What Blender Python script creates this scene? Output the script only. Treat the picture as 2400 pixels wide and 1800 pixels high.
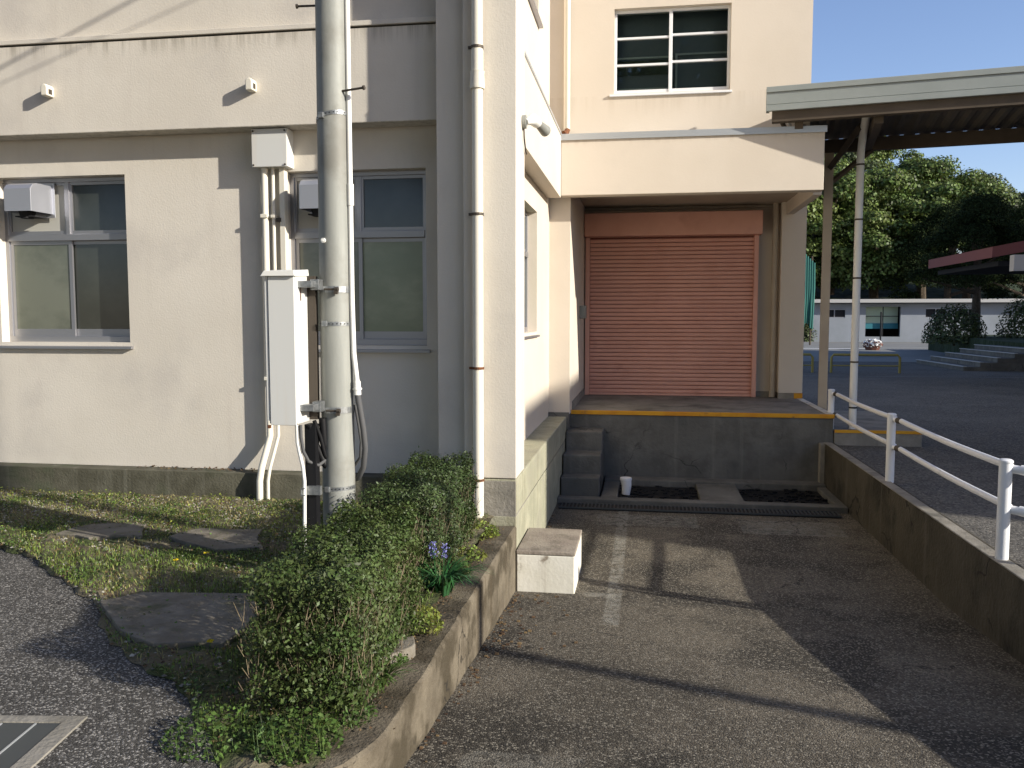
import bpy, math, random
import numpy as np
from mathutils import Vector, Matrix
random.seed(7); rng = np.random.default_rng(11)
S = bpy.context.scene
for o in list(bpy.data.objects): bpy.data.objects.remove(o)
COL = S.collection
rad = math.radians

# ------------------------------------------------------------------ camera, sky, sun, exposure
cam = bpy.data.cameras.new('camera'); camo = bpy.data.objects.new('camera', cam); COL.objects.link(camo)
cam.sensor_width = 36; cam.lens = 29.775; cam.clip_start = 0.05; cam.clip_end = 1500
camo.location = (0, 0, 1.5)
camo.rotation_euler = (rad(90 - 4.42), 0, rad(8.85))
S.camera = camo
SUN_TRAVEL = Vector((-2.45, 0.907, -1.0)).normalized()
sun = bpy.data.lights.new('sun', 'SUN'); suno = bpy.data.objects.new('sun', sun); COL.objects.link(suno)
sun.energy = 4.5; sun.angle = rad(0.6); sun.color = (1.0, 0.94, 0.83)
suno.rotation_euler = SUN_TRAVEL.to_track_quat('-Z', 'Y').to_euler()
suno.location = (20, -8, 12)
W = bpy.data.worlds.new('World'); S.world = W; W.use_nodes = True
wn = W.node_tree; wn.nodes.clear()
sky = wn.nodes.new('ShaderNodeTexSky'); sky.sky_type = 'NISHITA'; sky.sun_disc = False
d = -SUN_TRAVEL
sky.sun_elevation = math.asin(d.z); sky.sun_rotation = math.atan2(d.x, d.y)
sky.air_density = 1.0; sky.dust_density = .5; sky.ozone_density = 2.0
bg = wn.nodes.new('ShaderNodeBackground'); bg.inputs[1].default_value = 0.11
wo = wn.nodes.new('ShaderNodeOutputWorld')
tint = wn.nodes.new('ShaderNodeVectorMath'); tint.operation = 'MULTIPLY'; tint.inputs[1].default_value = (1.03, .98, 1.10)
wn.links.new(sky.outputs[0], tint.inputs[0]); wn.links.new(tint.outputs[0], bg.inputs[0]); wn.links.new(bg.outputs[0], wo.inputs[0])
vs = S.view_settings
vs.view_transform = 'Standard'; vs.look = 'None'; vs.gamma = 1; vs.use_curve_mapping = False
vs.exposure = 0.72

# ------------------------------------------------------------------ materials
def mat(name, c1, c2=None, scale=3.0, rough=0.8, metal=0.0, bump=0.0, bscale=60.0, spec=0.3,
        dirt=None, dscale=1.2, dlo=.5, dhi=.7, streak=None, samt=.5, speck=None, sscale=120., slo=.6, shi=.66,
        detail=6, masks=(), transl=0, island=None, coat=0, stretch=None, drips=(), crack=None):
    m = bpy.data.materials.new(name); m.use_nodes = True
    nt = m.node_tree; nt.nodes.clear(); L = nt.links
    out = nt.nodes.new('ShaderNodeOutputMaterial'); bs = nt.nodes.new('ShaderNodeBsdfPrincipled')
    bs.inputs['Roughness'].default_value = rough; bs.inputs['Metallic'].default_value = metal
    bs.inputs['Specular IOR Level'].default_value = spec
    if coat: bs.inputs['Coat Weight'].default_value = coat
    geo = nt.nodes.new('ShaderNodeNewGeometry')
    pos = geo.outputs['Position']
    def noise(s, det=detail, vec=pos, rgh=.6):
        n = nt.nodes.new('ShaderNodeTexNoise'); n.inputs['Scale'].default_value = s
        n.inputs['Detail'].default_value = det; n.inputs['Roughness'].default_value = rgh
        L.new(vec, n.inputs['Vector']); return n.outputs[0]
    def vmul(v3):
        v = nt.nodes.new('ShaderNodeVectorMath'); v.operation = 'MULTIPLY'; L.new(pos, v.inputs[0])
        v.inputs[1].default_value = v3; return v.outputs[0]
    def ramp(val, lo, hi, a=0., b=1.):
        r = nt.nodes.new('ShaderNodeMapRange'); r.interpolation_type = 'SMOOTHSTEP'
        r.inputs[1].default_value = lo; r.inputs[2].default_value = hi
        r.inputs[3].default_value = a; r.inputs[4].default_value = b; L.new(val, r.inputs[0]); return r.outputs[0]
    def mix(f, a, b):
        x = nt.nodes.new('ShaderNodeMix'); x.data_type = 'RGBA'
        if isinstance(f, float): x.inputs[0].default_value = f
        else: L.new(f, x.inputs[0])
        for i, v in ((6, a), (7, b)):
            if isinstance(v, tuple): x.inputs[i].default_value = (*v, 1)
            else: L.new(v, x.inputs[i])
        return x.outputs[2]
    def mul(a, b):
        x = nt.nodes.new('ShaderNodeMath'); x.operation = 'MULTIPLY'
        L.new(a, x.inputs[0])
        if isinstance(b, (int, float)): x.inputs[1].default_value = b
        else: L.new(b, x.inputs[1])
        return x.outputs[0]
    col = c1
    if c2: col = mix(ramp(noise(scale, vec=vmul(stretch) if stretch else pos), .35, .65), c1, c2)
    if dirt: col = mix(ramp(noise(dscale), dlo, dhi), col, dirt)
    if streak: col = mix(mul(ramp(noise(1.0, vec=vmul((9, 9, .5))), .52, .75), samt), col, streak)
    for (x0, x1, y0, y1, mc, amt) in masks:      # worn paint, mortar patches: shapes of their own on the surface
        sep = nt.nodes.new('ShaderNodeSeparateXYZ'); L.new(pos, sep.inputs[0])
        e = .012
        f = mul(ramp(sep.outputs[0], x0 - e, x0 + e), ramp(sep.outputs[0], x1 - e, x1 + e, 1, 0))
        f = mul(f, ramp(sep.outputs[1], y0 - e, y0 + e)); f = mul(f, ramp(sep.outputs[1], y1 - e, y1 + e, 1, 0))
        f = mul(mul(f, ramp(noise(14, 8, rgh=.75), .36, .62)), amt)
        col = mix(f, col, mc)
    for (zt, ln, dc, amt) in drips:       # rain runs hanging under an edge
        sp3 = nt.nodes.new('ShaderNodeSeparateXYZ'); L.new(pos, sp3.inputs[0])
        nz = noise(1.0, 5, vec=vmul((14, 14, .35)), rgh=.7)
        f = mul(ramp(sp3.outputs[2], zt - ln, zt), ramp(sp3.outputs[2], zt, zt + .004, 1, 0)); f = mul(mul(f, ramp(nz, .42, .66)), amt)
        col = mix(f, col, dc)
    if crack:
        cs, cwid, cc, camt = crack
        wv_ = nt.nodes.new('ShaderNodeVectorMath'); wv_.operation = 'ADD'
        nn_ = nt.nodes.new('ShaderNodeTexNoise'); nn_.inputs['Scale'].default_value = 5; nn_.inputs['Detail'].default_value = 6; L.new(pos, nn_.inputs['Vector'])
        sc_ = nt.nodes.new('ShaderNodeVectorMath'); sc_.operation = 'SCALE'; sc_.inputs['Scale'].default_value = .35; L.new(nn_.outputs['Color'], sc_.inputs[0])
        L.new(pos, wv_.inputs[0]); L.new(sc_.outputs[0], wv_.inputs[1])
        vc_ = nt.nodes.new('ShaderNodeTexVoronoi'); vc_.feature = 'DISTANCE_TO_EDGE'; vc_.inputs['Scale'].default_value = cs; L.new(wv_.outputs[0], vc_.inputs['Vector'])
        f = mul(mul(ramp(vc_.outputs['Distance'], cwid * .4, cwid, 1, 0), ramp(noise(1.3, 2), .5, .58)), camt)
        col = mix(f, col, cc)
    if speck:
        v = nt.nodes.new('ShaderNodeTexVoronoi'); v.inputs['Scale'].default_value = sscale; L.new(pos, v.inputs['Vector'])
        sp = nt.nodes.new('ShaderNodeSeparateColor'); L.new(v.outputs['Color'], sp.inputs[0])
        col = mix(ramp(sp.outputs[0], slo, shi), col, speck)
        col = mix(ramp(sp.outputs[1], .72, .8, 0, .55), col, (.012, .012, .012))
    if island:
        lo_, hi_ = island
        r = geo.outputs['Random Per Island']
        hs = nt.nodes.new('ShaderNodeHueSaturation'); L.new(ramp(r, 0, 1, lo_, hi_), hs.inputs['Value'])
        h2 = ramp(r, 0, 1, .485, .515); L.new(h2, hs.inputs['Hue'])
        if isinstance(col, tuple): hs.inputs['Color'].default_value = (*col, 1)
        else: L.new(col, hs.inputs['Color'])
        col = hs.outputs[0]
    if isinstance(col, tuple): bs.inputs['Base Color'].default_value = (*col, 1)
    else: L.new(col, bs.inputs['Base Color'])
    if bump:
        b = nt.nodes.new('ShaderNodeBump'); b.inputs['Strength'].default_value = 1; b.inputs['Distance'].default_value = bump
        L.new(noise(bscale, 3), b.inputs['Height']); L.new(b.outputs[0], bs.inputs['Normal'])
        if speck:
            b2 = nt.nodes.new('ShaderNodeBump'); b2.inputs['Distance'].default_value = .004
            L.new(v.outputs['Distance'], b2.inputs['Height']); b2.invert = True
            L.new(b.outputs[0], b2.inputs['Normal']); L.new(b2.outputs[0], bs.inputs['Normal'])
    if transl:
        tr = nt.nodes.new('ShaderNodeBsdfTranslucent'); ms = nt.nodes.new('ShaderNodeMixShader'); ms.inputs[0].default_value = transl
        if isinstance(col, tuple): tr.inputs[0].default_value = (*col, 1)
        else: L.new(col, tr.inputs[0])
        L.new(bs.outputs[0], ms.inputs[1]); L.new(tr.outputs[0], ms.inputs[2]); L.new(ms.outputs[0], out.inputs[0])
    else: L.new(bs.outputs[0], out.inputs[0])
    return m

M = {}
M['stucco'] = mat('cream_stucco', (.59, .543, .466), (.635, .588, .51), .9, .9, bump=.0015, bscale=70, streak=(.50, .45, .39), samt=.3, dirt=(.52, .48, .425), dscale=1.1, dlo=.48, dhi=.75)
M['stucco_band'] = mat('rain_streaked_stucco', (.59, .543, .466), (.635, .588, .51), .9, .9, bump=.0015, bscale=70, streak=(.50, .45, .39), samt=.3, dirt=(.52, .48, .425), dscale=1.1, dlo=.48, dhi=.75, drips=[(3.70, .16, (.30, .27, .22), .7), (3.0, .05, (.34, .31, .26), .6)])
M['stucco_side'] = mat('smooth_cream_paint', (.59, .52, .43), (.62, .55, .46), 1.1, .85, bump=.0010, bscale=40, dirt=(.55, .49, .41), dscale=.8, dlo=.55, dhi=.8)
M['side_drip'] = mat('streaked_cream_paint', (.59, .52, .43), (.62, .55, .46), 1.1, .85, drips=[(4.11, .30, (.50, .43, .34), .5), (3.57, .10, (.46, .39, .31), .5)], bump=.0010, bscale=40, dirt=(.55, .49, .41), dscale=.8, dlo=.55, dhi=.8)
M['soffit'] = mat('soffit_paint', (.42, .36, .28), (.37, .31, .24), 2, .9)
M['joint'] = mat('dark_joint', (.05, .045, .035), rough=.9)
M['conc'] = mat('weathered_concrete', (.20, .185, .155), (.27, .25, .215), 4, .9, bump=.006, bscale=45, dirt=(.10, .095, .08), dscale=2.2, dlo=.5, dhi=.72, streak=(.11, .10, .085), samt=.6)
M['conc_pale'] = mat('pale_stained_concrete', (.27, .265, .19), (.36, .345, .25), 5, .9, bump=.005, bscale=50, streak=(.22, .20, .13), samt=.7, dirt=(.26, .25, .19), dscale=2.5)
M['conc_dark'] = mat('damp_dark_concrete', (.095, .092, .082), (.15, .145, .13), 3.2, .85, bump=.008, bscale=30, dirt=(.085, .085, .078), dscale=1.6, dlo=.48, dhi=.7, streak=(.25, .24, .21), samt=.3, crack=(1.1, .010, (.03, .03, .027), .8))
M['wall_dark'] = mat('mossy_shaded_wall', (.05, .043, .031), (.068, .06, .044), 3, .9, bump=.008, bscale=30, crack=(1.2, .02, (.012, .011, .01), .8), dirt=(.024, .022, .016), dscale=1.6, dlo=.48, dhi=.66, streak=(.13, .12, .10), samt=.35)  # mossy concrete, colour also darkened for the side away from the sun
M['plinth'] = mat('mossy_plinth', (.075, .07, .048), (.115, .108, .078), 4, .9, bump=.005, bscale=50, dirt=(.07, .08, .045), dscale=2.5, streak=(.26, .25, .2), samt=.3)
M['kerb'] = mat('old_kerb_concrete', (.105, .086, .06), (.165, .138, .098), 5, .92, bump=.009, bscale=55, dirt=(.06, .048, .03), dscale=3.5, dlo=.46, dhi=.62, streak=(.07, .052, .03), samt=.85, crack=(2.2, .02, (.03, .025, .018), .9))
M['asphalt'] = mat('ramp_asphalt', (.075, .064, .048), (.135, .115, .086), 1.3, .9, bump=.004, bscale=120,
    dirt=(.045, .039, .030), dscale=1.1, dlo=.47, dhi=.60, speck=(.24, .215, .17), sscale=115, slo=.70, shi=.9, crack=(.55, .010, (.02, .018, .015), .75),
    masks=[(-.72, -.22, 1.2, 3.35, (.27, .255, .215), .42), (-.245, -.14, 5.35, 9.0, (.30, .29, .25), .75), (-.42, -.14, 6.02, 6.14, (.30, .29, .25), .7),
           (-.45, .55, 8.25, 8.72, (.21, .205, .18), .8), (.95, 1.9, 8.1, 8.66, (.21, .205, .18), .8)])
M['path'] = mat('coarse_asphalt_path', (.060, .056, .050), (.088, .082, .074), 1.4, .92, bump=.004, bscale=110,
    dirt=(.14, .13, .11), dscale=1.1, dlo=.55, dhi=.75, speck=(.33, .31, .28), sscale=135, slo=.70, shi=.86, crack=(.7, .012, (.02, .02, .018), .7))
M['asphalt_far'] = mat('yard_asphalt', (.085, .08, .072), (.12, .112, .1), .8, .92, bump=.004, bscale=80,
    dirt=(.055, .053, .05), dscale=.35, speck=(.17, .16, .14), sscale=60, slo=.7, shi=.85)
M['yard'] = mat('pale_yard', (.16, .16, .155), (.20, .20, .19), .4, .9)
M['soil'] = mat('garden_soil', (.10, .083, .05), (.18, .155, .105), 6, .95, bump=.02, bscale=30, dirt=(.05, .065, .02), dscale=3, dlo=.42, dhi=.6)
M['stone'] = mat('flat_stone', (.15, .13, .10), (.20, .18, .145), 8, .9, bump=.006, bscale=40, dirt=(.10, .095, .06), dscale=5)
M['whitewash'] = mat('flaking_whitewash', (.72, .69, .60), (.66, .63, .53), 5, .85, bump=.002, bscale=40, dirt=(.26, .22, .17), dscale=6, dlo=.56, dhi=.70, streak=(.36, .31, .25), samt=.8)
M['blocktop'] = mat('worn_block_top', (.24, .20, .165), (.30, .26, .21), 6, .9, bump=.006, bscale=50, dirt=(.15, .13, .1), dscale=4)
M['shutter'] = mat('salmon_shutter_paint', (.66, .355, .275), (.61, .32, .245), 2, .6, bump=.001, bscale=20, dirt=(.50, .25, .19), dscale=1.5, dlo=.55, dhi=.75)
M['shutter_dark'] = mat('shutter_groove', (.16, .06, .045), rough=.7)
M['orange'] = mat('orange_edge_paint', (.52, .22, .015), (.60, .30, .02), 3, .7, dirt=(.16, .10, .05), dscale=5, dlo=.6, dhi=.72)
M['alu'] = mat('window_aluminium', (.36, .36, .38), rough=.38, metal=.75, spec=.5)
M['alu_blue'] = mat('satin_aluminium_hood', (.50, .51, .55), rough=.42, metal=.7)
M['whiteframe'] = mat('white_window_bar', (.72, .73, .74), rough=.5)
M['panel'] = mat('vent_panel', (.42, .41, .37), rough=.6)
M['frost'] = mat('frosted_green_glass', (.08, .09, .07), (.15, .16, .125), 1.6, .16, spec=.7, stretch=(1, 1, 1.4))  # opaque pane; light on the glass is put into its colour
M['frost_shade'] = mat('frosted_glass_shaded', (.022, .025, .021), (.042, .046, .038), 1.5, .12, spec=.7)  # same glass, painted darker for the panes in shade
M['frost_lit'] = mat('frosted_glass_lit', (.20, .235, .15), (.31, .34, .235), 1.4, .2, spec=.6, stretch=(1, 1, 1.8))  # same glass, painted paler for the panes that catch light
M['dark'] = mat('dark_interior', (.02, .02, .022), rough=.9)
M['room'] = mat('sky_reflection_paint', (.27, .29, .33), rough=.9)
M['galv'] = mat('galvanised_steel', (.25, .255, .232), (.29, .295, .268), 4, .6, metal=.12, bump=.0008, bscale=40, dirt=(.20, .195, .17), dscale=2.2, stretch=(4, 4, .6), streak=(.2, .165, .13), samt=.35)
M['zinc'] = mat('zinc_strap', (.36, .37, .37), (.24, .25, .25), 40, .4, metal=.75)
M['cab'] = mat('cabinet_grey_paint', (.60, .60, .57), rough=.42, spec=.5, streak=(.55, .42, .28), samt=.25)
M['cab_w'] = mat('cabinet_cap_paint', (.68, .67, .62), rough=.5)
M['pvc'] = mat('ivory_pvc', (.68, .64, .54), rough=.5)
M['pvc_w'] = mat('white_conduit', (.76, .75, .70), rough=.45)
M['pvc_g'] = mat('grey_flexible_conduit', (.085, .085, .085), rough=.75)
M['black'] = mat('black_rail', (.008, .008, .009), rough=.5)
M['rust'] = mat('rusty_iron', (.20, .075, .03), (.10, .045, .025), 30, .9)
M['bolt'] = mat('dull_bolt', (.09, .075, .06), rough=.6, metal=.5)
M['white'] = mat('white_rail_paint', (.74, .74, .74), rough=.35, spec=.5, dirt=(.6, .6, .58), dscale=6, dlo=.6, dhi=.75)
M['fascia'] = mat('grey_green_fascia', (.33, .36, .34), (.36, .39, .37), 3, .5, metal=.1)
M['brownsteel'] = mat('brown_steel', (.11, .085, .06), (.09, .07, .05), 4, .7)
M['deck'] = mat('corrugated_underside', (.13, .115, .095), (.17, .15, .12), 3, .6, metal=.1)
M['purple'] = mat('maroon_trim', (.10, .05, .055), rough=.6)
M['flash'] = mat('grey_flashing', (.50, .52, .53), rough=.35, metal=.5)
M['bark'] = mat('bark', (.06, .045, .03), (.09, .07, .05), 12, .95, bump=.01)
M['twig'] = mat('dry_twigs', (.20, .16, .10), (.10, .075, .05), 20, .9)
leaf = dict(rough=.5, spec=.3, island=(.45, 1.5))
M['hedge'] = mat('hedge_leaf', (.055, .085, .022), (.085, .11, .034), 6, transl=.22, **leaf)
M['hedge2'] = mat('hedge_leaf_dark', (.045, .07, .022), (.07, .095, .032), 6, transl=.2, **leaf)
M['tree1'] = mat('bright_tree_leaf', (.155, .195, .05), (.085, .125, .032), .5, transl=.25, **leaf)
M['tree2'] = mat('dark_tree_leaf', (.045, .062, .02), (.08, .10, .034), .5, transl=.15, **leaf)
M['pine'] = mat('pine_leaf_shaded', (.018, .027, .009), (.035, .045, .016), .8, transl=.1, rough=.8, spec=.05, island=(.45, 1.5))  # leaf colour darkened to hold the shade the pines stand in
M['grass'] = mat('grass_blade', (.20, .25, .05), (.12, .18, .04), 3, transl=.3, **leaf)
M['drygrass'] = mat('dry_grass', (.30, .25, .11), (.24, .21, .08), 5, transl=.2, **leaf)
M['strap'] = mat('strap_leaf', (.04, .12, .03), (.03, .09, .03), 5, transl=.2, **leaf)
M['weed'] = mat('fresh_weed', (.10, .155, .035), (.065, .11, .03), 4, transl=.3, **leaf)
M['yweed'] = mat('yellow_green_weed', (.26, .27, .05), (.16, .22, .05), 7, transl=.3, **leaf)
M['yellow'] = mat('yellow_petal', (.75, .60, .03), rough=.6)
M['blue'] = mat('blue_petal', (.13, .13, .38), (.25, .25, .5), 60, .6)
M['pebble'] = mat('pebble', (.30, .28, .24), (.2, .18, .15), 30, .85, island=(.5, 1.4))
M['litter'] = mat('leaf_litter', (.16, .10, .05), (.08, .05, .03), 30, .9, island=(.5, 1.4))
M['net'] = mat('green_net', (.03, .13, .11), rough=.8)
M['hut'] = mat('pale_hut_wall', (.25, .27, .30), (.21, .23, .25), .4, .8)
M['hut_roof'] = mat('hut_roof', (.40, .39, .37), rough=.6)
M['hut_green'] = mat('green_hoarding', (.45, .55, .42), rough=.6)
M['teal'] = mat('teal_band', (.03, .16, .20), rough=.6)
M['redroof'] = mat('dull_red_roof', (.16, .055, .05), rough=.7)
M['yellowrail'] = mat('yellow_barrier_paint', (.28, .24, .07), rough=.6)
M['hill'] = mat('wooded_slope', (.018, .028, .012), (.03, .045, .018), .2, .95, bump=.3, bscale=1)
M['grate'] = mat('grey_grate', (.08, .088, .09), rough=.5, metal=.4)
M['red'] = mat('dull_red', (.14, .06, .045), rough=.7)
M['lens'] = mat('dark_lens', (.05, .05, .055), rough=.15, spec=.8)

# clear window glass: thin, mostly see-through with a fresnel reflection
g = bpy.data.materials.new('clear_glass'); g.use_nodes = True; nt = g.node_tree; nt.nodes.clear()
o_ = nt.nodes.new('ShaderNodeOutputMaterial'); t_ = nt.nodes.new('ShaderNodeBsdfTransparent'); t_.inputs[0].default_value = (.8, .86, .84, 1)
gl = nt.nodes.new('ShaderNodeBsdfGlossy'); gl.inputs['Roughness'].default_value = .02
fr = nt.nodes.new('ShaderNodeFresnel'); fr.inputs[0].default_value = 1.6; mx = nt.nodes.new('ShaderNodeMixShader')
nt.links.new(fr.outputs[0], mx.inputs[0]); nt.links.new(t_.outputs[0], mx.inputs[1]); nt.links.new(gl.outputs[0], mx.inputs[2]); nt.links.new(mx.outputs[0], o_.inputs[0])
M['glass'] = g

# ------------------------------------------------------------------ mesh helpers
class MB:
    def __init__(s): s.v = []; s.f = []
    def add(s, vs, fs):
        n = len(s.v); s.v += [tuple(map(float, q)) for q in vs]; s.f += [tuple(i + n for i in f) for f in fs]; return s
    def box(s, x0, x1, y0, y1, z0, z1):
        return s.add([(x0, y0, z0), (x1, y0, z0), (x1, y1, z0), (x0, y1, z0), (x0, y0, z1), (x1, y0, z1), (x1, y1, z1), (x0, y1, z1)],
                     [(0, 3, 2, 1), (4, 5, 6, 7), (0, 1, 5, 4), (1, 2, 6, 5), (2, 3, 7, 6), (3, 0, 4, 7)])
    def prism(s, poly, y0, y1):      # polygon in x,z swept along y
        n = len(poly); v = [(x, y0, z) for x, z in poly] + [(x, y1, z) for x, z in poly]
        return s.add(v, [tuple(range(n))] + [tuple(range(2 * n - 1, n - 1, -1))] + [(i, i + n, (i + 1) % n + n, (i + 1) % n) for i in range(n)])
    def zprism(s, poly, z0, z1):
        n = len(poly); v = [(x, y, z0) for x, y in poly] + [(x, y, z1) for x, y in poly]
        return s.add(v, [tuple(range(n - 1, -1, -1))] + [tuple(range(n, 2 * n))] + [(i, (i + 1) % n, (i + 1) % n + n, i + n) for i in range(n)])
    def tube(s, path, r, n=12, caps=True):
        P = [Vector(p) for p in path]; rs = r if isinstance(r, (list, tuple)) else [r] * len(P)
        rings = []; up = None
        for i, p in enumerate(P):
            t = (P[min(i + 1, len(P) - 1)] - P[max(i - 1, 0)]).normalized()
            if up is None: up = Vector((0, 0, 1)) if abs(t.z) < .9 else Vector((0, 1, 0))
            a = t.cross(up).normalized(); up = a.cross(t).normalized()
            rings.append([p + (a * math.cos(k * 2 * math.pi / n) + up * math.sin(k * 2 * math.pi / n)) * rs[i] for k in range(n)])
        v = [q for rg in rings for q in rg]; f = []
        for i in range(len(P) - 1):
            for k in range(n): f.append((i * n + k, i * n + (k + 1) % n, (i + 1) * n + (k + 1) % n, (i + 1) * n + k))
        if caps: f.append(tuple(range(n - 1, -1, -1))); f.append(tuple(range((len(P) - 1) * n, len(P) * n)))
        return s.add(v, f)
    def wall(s, x0, x1, z0, z1, yf, yb, holes=()):
        xs = sorted({x0, x1, *[h[0] for h in holes], *[h[1] for h in holes]}); zs = sorted({z0, z1, *[h[2] for h in holes], *[h[3] for h in holes]})
        inh = lambda x, z: any(h[0] < x < h[1] and h[2] < z < h[3] for h in holes)
        for i in range(len(xs) - 1):
            for j in range(len(zs) - 1):
                a, b, c, e = xs[i], xs[i + 1], zs[j], zs[j + 1]
                if inh((a + b) / 2, (c + e) / 2): continue
                s.add([(a, yf, c), (b, yf, c), (b, yf, e), (a, yf, e)], [(0, 1, 2, 3)])
                s.add([(a, yb, c), (b, yb, c), (b, yb, e), (a, yb, e)], [(3, 2, 1, 0)])
        def rim(a, b, c, e):
            s.add([(a, yf, c), (b, yf, c), (b, yf, e), (a, yf, e), (a, yb, c), (b, yb, c), (b, yb, e), (a, yb, e)],
                  [(0, 4, 5, 1), (1, 5, 6, 2), (2, 6, 7, 3), (3, 7, 4, 0)])
        rim(x0, x1, z0, z1)
        for h in holes: rim(*h)
        return s
    def mesh(s, name):
        me = bpy.data.meshes.new(name); me.from_pydata(s.v, [], s.f); me.update(); return me

def link(o, parent=None):
    COL.objects.link(o)
    if parent: o.parent = parent
    return o
def obj(name, mb, m, parent=None, loc=None, rz=0, bev=0, smooth=False, label=None, kind=None):
    me = mb.mesh(name) if isinstance(mb, MB) else mb
    if not me.materials: me.materials.append(M[m])
    o = bpy.data.objects.new(name, me); link(o, parent)
    if loc: o.location = loc
    o.rotation_euler = (0, 0, rz)
    if smooth:
        for p in me.polygons: p.use_smooth = True
        mo = o.modifiers.new('es', 'EDGE_SPLIT'); mo.split_angle = rad(40)
    if bev:
        b = o.modifiers.new('bevel', 'BEVEL'); b.width = bev; b.segments = 2; b.limit_method = 'ANGLE'; b.angle_limit = rad(50)
    if label: o['label'] = label
    if kind: o['kind'] = kind
    return o
def tag(o, label, cat, group=None):
    o['label'] = label; o['category'] = cat
    if group: o['group'] = group
    return o
def thing(name, label, cat, loc=(0, 0, 0), rz=0, group=None):
    o = bpy.data.objects.new(name, None); link(o); o.location = loc; o.rotation_euler = (0, 0, rz); o.empty_display_size = .1
    return tag(o, label, cat, group)
def B(*a): return MB().box(*a)
def T(path, r, n=12): return MB().tube(path, r, n)

# ------------------------------------------------------------------ ground levels
def floor_z(y):
    ys = [-30, 0, 2, 3.5, 4.2, 5.2, 6.2, 8, 10.5]; zs = [0.0, -.02, -.17, -.315, -.375, -.455, -.522, -.522, -.525]
    return float(np.interp(y, ys, zs))
def garden_z(x, y): return float(np.interp(y, [3, 4.5, 6.4], [-.02, -.01, .045]))

# ------------------------------------------------------------------ SETTING
# loading ramp floor (sunken) : one sheet with the sloping profile
mb = MB(); ys = list(np.linspace(-12, 2.35, 20)) + list(np.linspace(2.36, 10.5, 70)); xs = [-.93, 2.14]
for i, y in enumerate(ys):
    mb.v += [(x, y, floor_z(y)) for x in xs]
for i in range(len(ys) - 1): mb.f.append((2 * i, 2 * i + 1, 2 * i + 3, 2 * i + 2))
n0 = len(mb.v)
ysf = list(np.linspace(-12, 2.36, 20))
for y in ysf: mb.v += [(-60, y, floor_z(y)), (-.93, y, floor_z(y))]
for i in range(len(ysf) - 1): mb.f.append((n0 + 2 * i, n0 + 2 * i + 1, n0 + 2 * i + 3, n0 + 2 * i + 2))
obj('road', mb, 'asphalt', kind='structure')
# right upper ground, reaching the horizon
mb = MB(); mb.add([(2.2, -60, 0.0), (500, -60, 0.0), (500, 700, 0.0), (2.2, 700, 0.0)], [(0, 1, 2, 3)])
mb.add([(-500, 22, -.004), (2.2, 22, -.004), (2.2, 700, -.004), (-500, 700, -.004)], [(0, 1, 2, 3)])
obj('ground', mb, 'asphalt_far', kind='structure')
obj('yard', MB().add([(-20, 31, .004), (200, 31, .004), (200, 57, .004), (-20, 57, .004)], [(0, 1, 2, 3)]), 'yard', kind='structure')
obj('painted_line', MB().add([(4, 44, .008), (11, 44, .008), (11, 44.6, .008), (4, 44.6, .008)], [(0, 1, 2, 3)]), 'white', kind='structure')
obj('painted_line', MB().add([(4, 23.0, .008), (16, 23.0, .008), (16, 23.12, .008), (4, 23.12, .008)], [(0, 1, 2, 3)]), 'yard', kind='structure')
# left asphalt path
mb = MB()
mb.add([(-60, 2.30, -.034), (-1.15, 2.30, -.034), (-1.15, 6.4, -.034), (-60, 6.4, -.034)], [(0, 1, 2, 3)])
obj('path', mb, 'path', kind='structure')
EDGE = [(-9, 5.35), (-6, 5.1), (-4.6, 5.0), (-4.2, 4.93), (-3.94, 4.84), (-3.57, 4.56), (-3.12, 4.22), (-2.88, 4.04), (-2.69, 3.80), (-2.45, 3.53), (-2.15, 3.32), (-1.85, 3.12), (-1.62, 2.86), (-1.42, 2.60), (-1.32, 2.45)]
def edge_y(x): return float(np.interp(x, [p[0] for p in EDGE], [p[1] for p in EDGE]))
def in_garden(x, y):
    if y > 6.36 or x > -1.12: return False
    return y > edge_y(x) + .0 if x < -1.32 else y > 2.72
# garden soil sheet
mb = MB(); nx, ny = 110, 50; idx = {}
gx = np.linspace(-9, -1.085, nx)
for i, x in enumerate(gx):
    y0 = max(edge_y(x), 2.5 if x > -1.32 else 0) + .02 * math.sin(x * 31) + .015 * math.sin(x * 73)
    for j in range(ny):
        t = j / (ny - 1); y = y0 + (6.42 - y0) * t
        z = garden_z(x, y) + .006 * math.sin(x * 23 + y * 17) + .006 * math.sin(x * 41 - y * 29) + (.0 if j else -.002)
        mb.v.append((x, y, max(z, -.03) if j else -.03))
for i in range(nx - 1):
    for j in range(ny - 1): a = i * ny + j; mb.f.append((a, a + ny, a + ny + 1, a + 1))
obj('garden_bed', mb, 'soil', kind='structure')

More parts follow.
